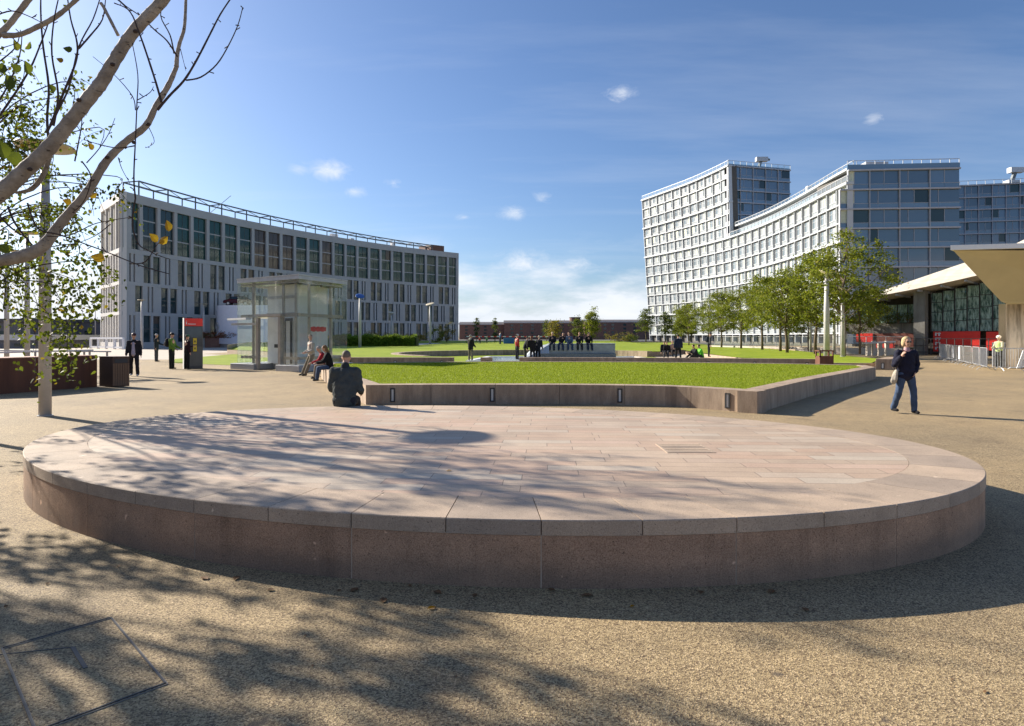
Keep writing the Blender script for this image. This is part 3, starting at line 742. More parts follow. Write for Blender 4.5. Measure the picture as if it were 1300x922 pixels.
# top storey: piers and tall glazing
top = MB()
fh.box(top, 0, HL, 20.75, 22.0, -.5, .12, MT['hpanel'])
wb(top, 'parapet', hot)
for i in range(4):
    z = (0, 4.75, 9.0, 13.5)[i]; z1 = (.9, 5.25, 9.5, 14.15)[i]
    mb = MB(); fh.box(mb, 0, HL, z, z1, -.5, .03, MT['hpanel']); wb(mb, 'floor_band', hot)
piers = MB()
for k in range(NB + 1):
    u = min(max(k * BW, .38), HL - .38); w = .28 if 0 < k < NB else .36
    fh.box(piers, u - w, u + w, TZ[0], TZ[1], -.5, .1, MT['hpanel'])
fh.box(piers, .02, 1.5, TZ[0], TZ[1], -.5, .08, MT['hpanel'])
wb(piers, 'top_piers', hot)
for k in range(NB):
    u0 = k * BW + .30 if k else 1.52; hwin(u0, (k + 1) * BW - .30, TZ[0], TZ[1], MT['hbrown'] if k in (8, 9, 10, 13) else (MT['hglass2'] if k > 2 else MT['hglass']), 'top_window', rows=3, mull=True)
# lower rows : module of two bays = pair of wide windows, panel, pair of slots, panel
panels = MB(); slots = MB(); wide = 0
M = BW * 2
for r, (z0, z1) in enumerate(RZ):
    ph = 0 if r % 2 else M / 2
    occ = []
    k = -1
    while True:
        b0 = k * M + ph + .5; k += 1
        if b0 > HL: break
        occ += [(b0, b0 + 1.3, 'w'), (b0 + 1.7, b0 + 3.0, 'w'), (b0 + 3.85, b0 + 4.15, 's'), (b0 + 4.55, b0 + 4.85, 's')]
    occ = sorted([o for o in occ if o[0] > .6 and o[1] < HL - .6]); cur = 0
    for a0, a1, t in occ:
        fh.box(panels, cur, a0, z0, z1, -.5, 0, MT['hpanel'], step=3); cur = a1
        if t == 'w' and wide < 75:
            hwin(a0, a1, z0, z1, MT['hglass'], 'window', rows=2); wide += 1
        else:
            fh.box(slots, a0, a1, z0, z1, -.3, -.26, MT['hglass'], step=2); fh.box(slots, a0, a1, (z0 + z1) / 2 - .07, (z0 + z1) / 2 + .07, -.26, -.2, MT['hspan'])
    fh.box(panels, cur, HL, z0, z1, -.5, 0, MT['hpanel'], step=3)
wb(panels, 'wall', hot)
sl = wb(slots, 'window', hot); sl['kind'] = 'stuff'
# sunlit end face
mb = MB(); sd = MB(); LS = fs_.len
for z, z1 in ((0, .9), (4.75, 5.25), (9.0, 9.5), (13.5, 14.15), (20.75, 22.0)): fs_.box(mb, 0, LS - .03, z, z1, -.6, .15, MT['hside'])
for z0, z1, n in ((.9, 4.75, 8), (5.25, 9.0, 8), (9.5, 13.5, 8), (14.15, 20.75, 4)):
    for k in range(n + 1):
        u = LS * k / n; w = .30 if k in (0, n) else .16
        fs_.box(mb, max(0, u - w), min(LS - .03, u + w), z0, z1, -.6, .12, MT['hside'])
    for k in range(n):
        fs_.box(sd, LS * k / n + .17, LS * (k + 1) / n - .17, z0, z1, -.56, -.52, MT['hglass'])
        fs_.box(sd, LS * k / n + .17, LS * (k + .45) / n, z0, z1, -.52, -.1, simple('taupe_side_panel', (.30, .28, .24), .7) if k == 0 and n == 8 and z0 < 1 else bpy.data.materials['taupe_side_panel'])
wb(mb, 'end_wall', hot); wb(sd, 'end_windows', hot)
# roof steelwork
mb = MB(); R = MT['roofm']
def hp(u, z, n): return Vector(fh.at(u, z, n))
nseg = 13; ztop = lambda u: 24.1 - 1.0 * u / HL; u_off = 2.6
seg = [u_off + (i * (HL * .9 - u_off) / nseg) for i in range(nseg + 1)]
for i, u in enumerate(seg):
    zt = ztop(u)
    mb.beam(hp(u + .4, 21.9, -.2), hp(u + .4, zt, -.2), .16, .16, R)
    mb.beam(hp(u + .4, zt, -.2), hp(u + .4, zt, -3.0), .14, .14, R); mb.beam(hp(u + .4, 20.6, -3.0), hp(u + .4, zt, -3.0), .14, .14, R)
    if i < nseg:
        v = seg[i + 1]
        for n in (-.2, -3.0): mb.beam(hp(u + .4, zt, n), hp(v + .4, ztop(v), n), .16, .2, R)
        mb.beam(hp(u + .4, zt - .7, -.2), hp(v + .4, ztop(v) - .7, -.2), .08, .08, R)
        mb.beam(hp(u + .4, zt, -.2), hp(v + .4, ztop(v), -3.0), .08, .08, R)
wb(mb, 'roof_frame', hot)
for i in range(26):
    plant = MB()
    u = rng.uniform(14, HL * .88); w = rng.uniform(.6, 1.8); n = -rng.uniform(2.5, 7)
    fh.box(plant, u, u + w, 20.6, 22.2 + rng.random() * 1.2, n - .8, n, rng.choice([MT['galv'], MT['white'], MT['roofm'], MT['hside']])); wb(plant, 'roof_plant', hot)
mb = MB(); fh.box(mb, HL - 7.4, HL - 3.6, 20.6, 23.5, -6, -.9, simple('rust_cladding', (.16, .075, .05), .7)); wb(mb, 'plant_room', hot)
mb = MB(); mb.beam(hp(17, 22.1, -1), hp(17.3, 22.1, -1) + Vector((3.3, 0, 3.0)), .07, .07, MT['galv']); wb(mb, 'roof_pole', hot)
# brick planter and flowers before the hotel
pl = thing('brick_planter', 'low red brick planter wall with red flowers in front of the hotel', 'planter', (-44, 90, 0))
mb = MB(); A = fh.at(10, 0, 3.2); B_ = fh.at(30, 0, 3.2); mb.beam((A[0], A[1], .75), (B_[0], B_[1], .75), 1.2, 1.5, MT['brick']); wb(mb, 'brick_wall', pl)
ws = thing('white_balustrade', 'low white concrete frame balustrade beside the sunlit end of the hotel', 'balustrade', (-60, 85, 0))
mb = MB(); a, b = Vector((-60.5, 90.5, 0)), Vector((-51.5, 83.5, 0))
for z in (.25, 1.5): mb.beam(a + Vector((0, 0, z)), b + Vector((0, 0, z)), .25, .22, MT['white'])
for i in range(5): p = a.lerp(b, i / 4); mb.beam(p, p + Vector((0, 0, 1.4)), .28, .2, MT['white'])
wb(mb, 'frame', ws)

# ================================================================ APARTMENT BLOCK (right)
apt = thing('apartment_block', 'tall white curved apartment block with gridded sunlit front and blue glass ends', 'building', (60, 140, 0))
AC = [(44.3, 215), (49.8, 201), (54, 190), (57.2, 178), (59.0, 169), (60.3, 153), (60.3, 139.5), (59.7, 128), (58.9, 117), (58.6, 110)]
fa = Facade(AC, side=-1, lean=5.0, leanz=49.5); AL = fa.len; FH = 3.28
# where the tower ends along the curve
UT = min(range(0, 800), key=lambda i: (Vector(fa.p[0]) * 0 + Vector(fa.at(i / 10, 49, 0)[:2]) - Vector((58.5, 171))).length) / 10
CW = 4.05; NCT = 11; 
cu = [UT - (NCT) * CW + CW * i for i in range(NCT + 1)]
cu = [c for c in cu if c > -1]
cu = [UT * i / 11 for i in range(12)]; CW2 = (AL - UT) / 15; cu += [UT + CW2 * (i + 1) for i in range(15)]
ZT = 48.3; ZR = 28.8
def apoly(u0, u1, depth, k=16):
    a = [fa.at(u0 + (u1 - u0) * i / k, 49.5, -.9)[:2] for i in range(k + 1)]
    b = [fa.at(u0 + (u1 - u0) * i / k, 49.5, -depth)[:2] for i in range(k, -1, -1)]
    return a + b
mb = MB()
# leaning core: build from facade boxes so it follows the lean
fa.box(mb, .1, UT - 7, 0, ZT, -16, -.9, MT['adark']); fa.box(mb, UT - 7, UT, 0, ZR, -15, -.9, MT['adark']); fa.box(mb, UT - 7, UT - .2, ZR, ZT, -2.5, -.9, MT['adark']); wb(mb, 'core', apt)
mb = MB(); fa.box(mb, UT, AL - 2.5, 0, ZR, -15, -.9, MT['adark']); fa.box(mb, AL - 2.5, AL - .3, 0, ZR, -2.2, -.9, MT['adark']); wb(mb, 'core', apt)
zs = [ZT - FH * i for i in range(15)]
bands = 0
for i, z in enumerate(zs):
    thick = (i % 3 == 0); mb = MB(); h = .34 if thick else .17; pr_ = .42 if thick else .16
    u1 = UT if z > ZR + 1 else AL
    fa.box(mb, -.15 if thick else 0, u1 + (.3 if thick else 0), z - h, z + h * .3, -.9, pr_, MT['awhite'])
    wb(mb, 'floor_band', apt)
# fins
fins = MB()
for k, u in enumerate(cu):
    zt = ZT if u <= UT + .1 else ZR
    fa.box(fins, u - .09, u + .09, .5, zt, -.9, .12, MT['awhite'], step=99)
wb(fins, 'fins', apt)
# windows
cells = []
for k in range(len(cu) - 1):
    for i in range(14):
        z1 = zs[i]; z0 = zs[i + 1]
        if k >= 11 and z1 > ZR + .6: continue
        if k == 10 and i < 6: continue
        if z0 < 1: continue
        cells.append((k, i, cu[k], cu[k + 1], z0, z1))
cells.sort(key=lambda c: -(c[0] * 3 + c[4] * .2))
def awin(mb, u0, u1, z0, z1, k):
    W = MT['awhite']; a = u0 + .62; b = u1 - .17; lo = z0 + .12; hi = z1 - .40
    sill = lo + (hi - lo) * .28
    bl = k % 5; pm = MT['ablind'] if bl in (1, 3) else MT['apane']
    cuts = [a, a + (b - a) * .36, a + (b - a) * .68, b]
    fa.box(mb, a, b, (sill + hi) / 2 + .3, (sill + hi) / 2 + .36, -.34, -.22, W, step=9)
    for j in range(3):
        jj = (k * 7 + j * 3) % 5; mt = MT['ablind'] if jj < 2 else (MT['apane'] if jj < 4 else MT['curtain'])
        fa.box(mb, cuts[j] + .05, cuts[j + 1] - .05, sill + .05, hi, -.32, -.28, mt, step=9)
        fa.box(mb, cuts[j] - .05, cuts[j] + .05, lo, hi, -.36, -.2, W, step=9)
    fa.box(mb, a, b, lo, sill - .05, -.30, -.24, MT['ablind'], step=9)
    fa.box(mb, a, b, sill - .07, sill + .05, -.36, -.14, W, step=9)
    fa.box(mb, b - .05, b + .05, lo, hi, -.36, -.2, W, step=9)
rest = MB()
for n_, (k, i, u0, u1, z0, z1) in enumerate(cells):
    if n_ < 100:
        mb = MB(); awin(mb, u0, u1, z0, z1, k * 5 + i * 3); wb(mb, 'window', apt)
    else: awin(rest, u0, u1, z0, z1, k * 5 + i * 3)
o = wb(rest, 'window', apt); o['kind'] = 'stuff'
# loggias in the last column of the tower
mb = MB(); u0, u1 = cu[10], cu[11]
for i in range(6):
    z1, z0 = zs[i], zs[i + 1]
    fa.box(mb, u0 + .1, u1 - 2.4, z0 + .2, z1 - .4, -.4, -.1, MT['ablind']); fa.box(mb, u1 - 2.35, u1 - .1, z0 + 1.4, z1 - .4, -.89, -.8, MT['adark'])
    fa.box(mb, u1 - 2.4, u1, z0 + .15, z0 + 1.15, -.15, -.05, MT['awhite']); fa.box(mb, u1 - .3, u1, z0, z1, -.6, 0, MT['awhite'])
wb(mb, 'loggias', apt)
# penthouse storey along the lower roof
mb = MB(); fa.box(mb, UT + 1, AL - 1.2, ZR + .15, ZR + 2.55, -12, -2.0, MT['ablind']); 
for j in range(30):
    u = UT + 2 + j * (AL - UT - 4) / 30; fa.box(mb, u, u + .12, ZR + .15, ZR + 2.5, -2.0, -1.93, MT['awhite'])
fa.box(mb, UT + 1, AL - .2, ZR + 2.55, ZR + 2.95, -13, -.9, MT['awhite']); wb(mb, 'penthouse', apt)
def rail(f, u0, u1, z, n, name, parent, h=1.1, glassy=True, step=2.0):
    mb = MB(); k = int((u1 - u0) / step)
    for i in range(k + 1):
        u = u0 + (u1 - u0) * i / k; f.box(mb, u - .04, u + .04, z, z + h, n - .05, n + .05, MT['awhite'])
    f.box(mb, u0, u1, z + h - .05, z + h + .05, n - .06, n + .06, MT['galv'])
    if glassy: f.box(mb, u0, u1, z + .1, z + h - .12, n - .02, n, MT['lift_glass'])
    wb(mb, name, parent)
rail(fa, 0, UT, ZT + .1, -.1, 'roof_rail', apt, 1.3); rail(fa, UT, AL, ZR + .1, .1, 'balcony_rail', apt, .95); rail(fa, UT + 1, AL, ZR + 2.95, -1.0, 'roof_rail', apt, .7)
# shaded end faces
def blueface(f, z0, zt, nfl, parent, us=0, cw=4.2, fl=FH, first=0):
    L = f.len
    for i in range(nfl):
        z1 = zt - i * fl; zb = z1 - fl; uu = us if i else max(us, first)
        mb = MB(); f.box(mb, uu, L, z1 - .16, z1 + .10, -.6, .22, MT['aslab']); wb(mb, 'slab_edge', parent)
        mb = MB(); n = round((L - us) / cw); 
        for k in range(n):
            a = us + (L - us) * k / n; b = us + (L - us) * (k + 1) / n; a = max(a, uu)
            cuts = [a, a + (b - a) * (.3 + .2 * ((i + k) % 2)), b]
            for j in range(2):
                mt = MT['ablue'] if (i * 3 + k * 5 + j) % 7 else MT['hglass']
                if k == 0 and j == 0 and first: mt = MT['curtain']
                f.box(mb, cuts[j] + .04, cuts[j + 1] - .04, zb + .95, z1 - .18, -.3, -.25, mt)
                f.box(mb, cuts[j] - .035, cuts[j] + .035, zb + .1, z1 - .16, -.3, -.18, MT['aslab'])
            f.box(mb, a + .04, b - .04, zb + .12, zb + .92, -.22, -.18, MT['aspan'])
            f.box(mb, a, b, zb + .92, zb + .98, -.25, -.12, MT['aslab'])
            f.box(mb, a - .06, a + .06, zb, z1, -.4, .1, MT['aslab'])
        wb(mb, 'glazing_row', parent)
ft_ = Facade([(58.6, 171.2), (78, 176.5)], side=-1)
mb = MB(); mb.prism([(58.9, 171.8), (77.9, 177.1), (78, 192), (62, 186)], ZR, ZT - .1, MT['adark']); wb(mb, 'core', apt)
blueface(ft_, ZR, ZT, 6, apt); rail(ft_, 0, ft_.len, ZT + .1, -.1, 'roof_rail', apt, 1.3)
mb = MB(); ft_.box(mb, 0, ft_.len, ZT - .1, ZT + .55, -.3, -.15, MT['aspan']); wb(mb, 'parapet', apt)
fp = Facade([(57.3, 110.1), (77.2, 108.5)], side=-1)
mb = MB(); mb.prism([(60.6, 111.0), (76.9, 109.5), (78, 124), (60.5, 125)], 0, 31.2, MT['adark']); wb(mb, 'core', apt)
blueface(fp, 3, 30.75, 9, apt, us=0, cw=4.6, fl=3.38, first=1.4)
mb = MB(); fp.box(mb, 1.3, fp.len, 30.9, 31.75, -.4, -.1, MT['aspan']); wb(mb, 'parapet', apt)
rail(fp, 1.4, fp.len, 31.6, -.3, 'roof_rail', apt, .85, False, 1.5)
fw = Facade([(116.5, 167), (160, 158)], side=-1)
mb = MB(); mb.prism([(116.8, 167.7), (160, 158.7), (165, 178), (118, 188)], 0, 42, MT['adark']); wb(mb, 'core', apt)
blueface(fw, 3, 41.6, 12, apt, cw=3.1, fl=3.2); rail(fw, 0, fw.len, 41.8, -.3, 'roof_rail', apt, 1.1, False, 2)
# cleaning cradles on the roofs
def cradle(label, p, s=1.0, rz=0):
    t = thing('roof_crane', label, 'roof crane', p, rz, 'window cleaning cranes on the apartment roofs')
    mb = MB(); mb.box(-1.4 * s, 1.4 * s, -.9 * s, .9 * s, -.3 * s, 1.0 * s, MT['galv']); mb.build('carriage', t)
    mb = MB(); mb.beam((0, 0, 1.0 * s), (.7 * s, 0, 3.0 * s), .7 * s, .7 * s, MT['roofm']); mb.build('post', t)
    mb = MB(); mb.box(-.7 * s, 2.5 * s, -.7 * s, .7 * s, 2.9 * s, 4.1 * s, MT['galv']); mb.beam((2.4 * s, 0, 3.6 * s), (3.2 * s, 0, 3.4 * s), .4 * s, .5 * s, MT['roofm']); mb.build('head', t)
cradle('grey window cleaning crane on top of the tower end of the apartment block', (69.6, 178, ZT))
cradle('grey window cleaning crane peeping over the middle of the curved roof', (66.5, 141, 31.9), .85)
cradle('window cleaning crane on the far right wing, cut by the frame edge', (132.5, 167, 42), 1.1)
mb = MB(); t = thing('roof_housing', 'small grey plant housing on the roof of the near prow', 'roof housing', (65, 111.5, 31.5)); wb_ = MB(); wb_.box(-2.3, 1.6, 0, 3, 0, 1.2, MT['aslab']); wb_.build('housing', t)

# ================================================================ PAVILION (right)
pav = thing('pavilion', 'glazed pavilion under a long sloping pale boarded roof at the right edge', 'pavilion', (38, 56, 0))
def pv(t, d=0):      # along the front line; d behind it
    a = Vector((33.2, 62)); b = Vector((46.5, 47.2)); e = (b - a).normalized(); n = Vector((-e.y, e.x)); n = n if n.y > 0 else -n
    q = a + e * t + n * d; return q
PVL = (Vector((46.5, 47.2)) - Vector((33.2, 62))).length
zb = lambda t: 5.05 + 2.15 * (t / 12.4) - .15 * math.sin(min(t / 12.4, 1) * PI)
zt_ = lambda t: 5.2 + 4.0 * min(t, 12.4) / 12.4 + max(0, t - 12.4) * .55
mb = MB(); K = 16; vs = []
for i in range(K + 1):
    t = -1 + (PVL + 1) * i / K; q0 = pv(t, -1.6); q1 = pv(t, 0.6); q2 = pv(t, 16)
    b0 = zb(max(t, 0)); t0 = zt_(max(t, 0)) if t > -.5 else b0 + .1
    vs += [(q0.x, q0.y, b0), (q1.x, q1.y, t0), (q2.x, q2.y, t0 - .6), (q2.x, q2.y, b0 - .2), (q1.x, q1.y, b0 - .12)]
fs = []
for i in range(K):
    for q in range(5): fs.append((i * 5 + q, (i + 1) * 5 + q, (i + 1) * 5 + (q + 1) % 5, i * 5 + (q + 1) % 5))
fs += [(4, 3, 2, 1, 0), tuple(K * 5 + q for q in range(5))]
mb.add(vs, fs, MT['boards']); wb(mb, 'roof', pav)
mb = MB()
for i in range(10):
    t = 1 + i * 1.75; a = pv(t, -1.3); b = pv(t, 3.0); mb.beam((a.x, a.y, zb(t) - .16), (b.x, b.y, zb(t) - .22), .16, .16, MT['aslab'])
wb(mb, 'soffit_battens', pav)
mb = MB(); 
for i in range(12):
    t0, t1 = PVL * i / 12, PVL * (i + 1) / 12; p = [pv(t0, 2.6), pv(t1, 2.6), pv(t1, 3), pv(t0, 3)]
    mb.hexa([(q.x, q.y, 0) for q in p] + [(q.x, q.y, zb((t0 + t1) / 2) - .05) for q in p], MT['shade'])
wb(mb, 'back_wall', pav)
# curtain wall panes
def panes(name, t0, t1, z0f, z1f, d, nx, nz, mat, fr=MT['dark']):
    mb = MB(); fm = MB()
    for i in range(nx):
        a, b = t0 + (t1 - t0) * i / nx, t0 + (t1 - t0) * (i + 1) / nx; m_ = (a + b) / 2; zz0 = z0f; zz1 = z1f(m_) if callable(z1f) else z1f
        for j in range(nz):
            y0, y1 = zz0 + (zz1 - zz0) * j / nz, zz0 + (zz1 - zz0) * (j + 1) / nz
            tl = RNG.normal(0, .012, 4); q0 = pv(a + .03, d + tl[0]); q1 = pv(b - .03, d + tl[1])
            mb.add([(q0.x, q0.y, y0 + .03), (q1.x, q1.y, y0 + .03), (q1.x + tl[2], q1.y, y1 - .03), (q0.x + tl[3], q0.y, y1 - .03)], [(0, 1, 2, 3)], mat)
            fm.beam((q0.x, q0.y, y1), (q1.x, q1.y, y1), .06, .05, fr)
        q = pv(a, d - .03); fm.beam((q.x, q.y, zz0), (q.x, q.y, zz1), .06, .09, fr)
    o = wb(mb, name, pav); wb(fm, 'frames', o)
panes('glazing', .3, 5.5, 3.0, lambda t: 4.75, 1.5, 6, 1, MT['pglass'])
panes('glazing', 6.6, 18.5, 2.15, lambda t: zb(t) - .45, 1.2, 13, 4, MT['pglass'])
mb = MB()
for i in range(5):
    a, b = pv(-1 + i * 1.3, 1.2), pv(-1 + i * 1.3 + 1.27, 1.2); mb.beam((a.x, a.y, 2.45), (b.x, b.y, 2.45), .1, 1.0, MT['concdark'])
wb(mb, 'balcony_front', pav)
mb = MB(); 
q = pv(6.05, .2); e = (pv(1) - pv(0)); mb.obox(q, e, (-e.y, e.x), .45, .5, 0, 5.9, MT['concdark']); wb(mb, 'column', pav)
mb = MB(); q = pv(18.2, -.4); mb.obox(q, e, (-e.y, e.x), .35, .5, 0, 6.6, MT['concdark']); wb(mb, 'column', pav)
def hoarding(label, t0, t1, z0, z1, d, mat, marks=False, name='hoarding'):
    a, b = pv(t0, d), pv(t1, d); t = thing(name, label, 'hoarding', (a.x, a.y, z0))
    mb = MB(); mb.beam((a.x, a.y, (z0 + z1) / 2), (b.x, b.y, (z0 + z1) / 2), .08, z1 - z0, mat); wb(mb, 'panel', t)
    if marks:
        mb = MB(); nn = (pv(0, -1) - pv(0, 0)) * .06; e = (b - a).normalized()
        for k, (w, hh) in enumerate(((.45, .3), (.45, .22), (.4, .3), (.45, .24))):
            z = z1 - .25 - k * .42
            for s_ in (0, .26): p = a + e * (.15 + s_) + nn; mb.beam((p.x, p.y, z), (p.x + e.x * .12, p.y + e.y * .12, z), .02, hh, MT['white'])
            p = a + e * .15 + nn; mb.beam((p.x, p.y, z + .08), (p.x + e.x * w, p.y + e.y * w, z + .08), .02, .07, MT['white'])
        wb(mb, 'white_marks', t)
hoarding('bright red hoarding panel under the left end of the pavilion balcony', .3, 1.8, 1.15, 2.0, .9, MT['red'])
hoarding('dark brown hoarding under the pavilion balcony, left of the grey column', 1.85, 5.5, .75, 2.0, 1.0, MT['brown'])
hoarding('low red hoarding strip below the brown hoarding', 1.9, 3.7, .35, 1.0, .85, MT['red'])
hoarding('large red hoarding with white vertical marks right of the grey column', 6.9, 10.4, .35, 2.15, .7, MT['red'], True)
hoarding('narrow red hoarding between the dark frames by the concrete pier', 10.8, 12.0, .5, 2.1, .8, MT['red'])
# scaffold-like dark fence in front of hoardings
t = thing('mesh_fence', 'thin dark steel fence before the red hoardings', 'fence', (pv(9, -.3).x, pv(9, -.3).y, 0)); mb = MB()
for i in range(20):
    q = pv(4.0 + i * .6, -.4); mb.beam((q.x, q.y, 0), (q.x, q.y, 1.5), .05, .05, MT['dark'])
for z in (.3, .9, 1.5): a, b = pv(4.0, -.4), pv(15.6, -.4); mb.beam((a.x, a.y, z), (b.x, b.y, z), .05, .05, MT['dark'])
wb(mb, 'rails', t)
# little trees and clutter along the pavilion terrace are added with the plants
# white entrance structures below the balcony
t = thing('entrance_canopy', 'small pale stepped entrance posts and canopy below the pavilion balcony', 'entrance', (34, 55, 0)); mb = MB()
for k, px in enumerate((1102, 1109, 1117, 1126)):
    p = P(px, 448, 56); mb.beam((p.x, p.y, 0), (p.x, p.y, 1.2 + .1 * (k % 2)), .28, .28, MT['pale'])
a, b = P(1096, 436, 55.8), P(1135, 434, 55.8); mb.beam(a, b, .5, .12, MT['galv']); wb(mb, 'frame', t)

# near canopy
cn = thing('angular_canopy', 'sharp pointed cantilever canopy with white top edge and bronze underside at the right edge', 'canopy', (24, 30, 0))
A0, A1 = P(1206, 313.5, 29), P(1210, 318, 29); B0 = P(1271, 383, 30.5); C0 = P(1440, 383, 29.5); D0 = P(1440, 313.5, 27.5); T0 = P(1206, 312, 29); T1 = P(1440, 309, 27.5)
bk = Vector((11, 12, 0))
mb = MB(); mb.add([A1, B0, C0, P(1440, 318, 27.5), A1 + Vector((7, 6, 0)), B0 + bk, C0 + bk, P(1440, 318, 27.5) + bk], [(0, 1, 2, 3), (0, 4, 5, 1), (1, 5, 6, 2), (4, 7, 6, 5), (2, 6, 7, 3), (0, 3, 7, 4)], MT['bronze']); wb(mb, 'underside', cn)
mb = MB(); z0 = A1.z + .004; z1 = z0 + .22
q = [(A0.x - .05, A0.y - .1), (D0.x, D0.y - .15), (D0.x + 9, D0.y + 12), (A0.x + 7, A0.y + 6.4)]
mb.prism(q, z0, z1, MT['rooftop']); wb(mb, 'roof_edge', cn)
pw = thing('concrete_pier', 'big streaked board-marked concrete pier under the angular canopy', 'concrete pier', (25.6, 31.5, 0))
mb = MB(); a = P(1277, 430, 33); b = P(1440, 430, 32.5); mb.prism([(a.x, a.y), (b.x, b.y), (b.x + 2, b.y + 4), (a.x + 4.2, a.y + 4)], 0, 3.42, MT['concrete']); wb(mb, 'pier', pw, bevel=.03)
mb = MB(); a = P(1270, 430, 35.4); mb.prism([(a.x - .1, a.y), (a.x + 1.0, a.y), (a.x + 3.2, a.y + 2), (a.x + 2.2, a.y + 2)], 0, 3.5, MT['concdark']); wb(mb, 'return_wall', pw)

# far buildings
def warehouse(label, x0, x1, y, top, Y, depth, cols, hip=False):
    a = P(x0, 430, Y); b = P(x1, 430, Y); zt = P(0, top, Y).z
    t = thing('brick_warehouse', label, 'warehouse', (a.x, Y, 0), group='old brick dock warehouses on the skyline')
    mb = MB(); mb.box(a.x, b.x, Y, Y + depth, 0, zt, MT['wbrick']); wb(mb, 'wall', t)
    mb = MB(); w = (b.x - a.x)
    mb.add([(a.x - .4, Y - .4, zt), (b.x + .4, Y - .4, zt), (b.x + .4, Y + depth, zt), (a.x - .4, Y + depth, zt), (a.x - .4, Y + depth / 2, zt + 1.4), (b.x + .4, Y + depth / 2, zt + 1.4)], [(0, 1, 5, 4), (2, 3, 4, 5), (0, 4, 3), (1, 2, 5), (3, 2, 1, 0)], MT['slate'])
    mb.box(a.x - .3, b.x + .3, Y - .5, Y, zt - .7, zt - .05, MT['hside']); wb(mb, 'roof', t)
    for c in cols:
        wx = P(c, 430, Y).x; mb = MB()
        for k in range(4):
            z = 1.5 + k * (zt - 2) / 4; mb.box(wx - .9, wx + .9, Y - .06, Y + .3, z, z + (zt - 2) / 4 - 1.1, MT['hglass'])
        wb(mb, 'window_column', t)
    return t
warehouse('dim brick warehouse on the skyline just right of the hotel', 583, 640, 0, 411, 430, 20, (592, 604, 616, 628))
warehouse('brick warehouse with a squat roof turret behind the fountain', 640, 741, 0, 409, 425, 20, (650, 662, 676, 690, 704, 714, 730))
warehouse('long brown brick warehouse on the skyline right of the conifer', 742, 868, 0, 408, 415, 22, (752, 768, 778, 793, 806, 820, 835, 850, 862))
t = thing('roof_turret', 'squat round brick turret standing on the warehouse roof', 'turret', P(730, 409, 430)); mb = MB()
p = P(730, 411, 432); mb.tube([p, p + Vector((0, 0, 4))], 3.8, MT['wbrick'], 16); mb.tube([p + Vector((0, 0, 4)), p + Vector((0, 0, 4.4))], 4.1, MT['slate'], 16); wb(mb, 'drum', t, smooth=False)
# left background
def leftblock(label, x0, x1, top, Y, mat, roof):
    a = P(x0, 430, Y); b = P(x1, 430, Y); zt = P(0, top, Y).z
    t = thing('distant_building', label, 'building', (a.x, Y, 0)); mb = MB(); mb.box(a.x, b.x, Y, Y + 25, 0, zt, mat); wb(mb, 'wall', t)
    mb = MB(); n = max(2, int((b.x - a.x) / 6))
    for i in range(n):
        x = a.x + (b.x - a.x) * (i + .3) / n; mb.box(x, x + 2, Y - .05, Y + .2, zt * .25, zt * .6, MT['hglass'])
    wb(mb, 'windows', t)
    mb = MB(); mb.box(a.x - .5, b.x + .5, Y - .5, Y + 25.5, zt, zt + .8, roof); wb(mb, 'roof', t)
dg = simple('hazy_grey_wall', (.17, .16, .17), .8)
leftblock('low grey building beyond the plaza between the lamp post and the hotel', 62, 132, 409.5, 170, dg, MT['slate'])
leftblock('low dark building at the far left edge behind the masts', -60, 26, 409, 150, dg, MT['slate'])
leftblock('lowest dark shed with a pale roof edge left of the foreground lamp', -30, 44, 432, 90, dg, MT['hside'])
mb = MB(); pts = [(P(14, 0, 300).x - 5, 0), (P(14, 0, 300).x, 6), (P(24, 0, 300).x, 10.2), (P(31, 0, 300).x, 11.3), (P(44, 0, 300).x, 8.5), (P(62, 0, 300).x, 6.5), (P(80, 0, 300).x, 0)]
mb.add([(x, 300, z) for x, z in pts] + [(x, 340, z * .8) for x, z in pts], [tuple(range(7)), tuple(range(13, 6, -1))] + [(i, i + 1, i + 8, i + 7) for i in range(6)], MT['leafdk']); 
hl = mb.build('hill'); struct(hl)

# unseen building added behind the camera so the glass has something to reflect
t = thing('reflection_block', 'white gridded block added unseen behind the viewpoint for the glass to reflect', 'building', (-60, 0, 0))
fb = Facade([(-78, 45), (-42, -50)], side=1); mb = MB(); fb.box(mb, 0, fb.len, 0, 20, -10, 0, MT['hside']); wb(mb, 'wall', t)
mb = MB()
for i in range(16):
    for j in range(5): fb.box(mb, fb.len * (i + .15) / 16, fb.len * (i + .8) / 16, 1 + j * 3.8, 3.9 + j * 3.8, 0, .05, MT['hglass'])
wb(mb, 'windows', t)
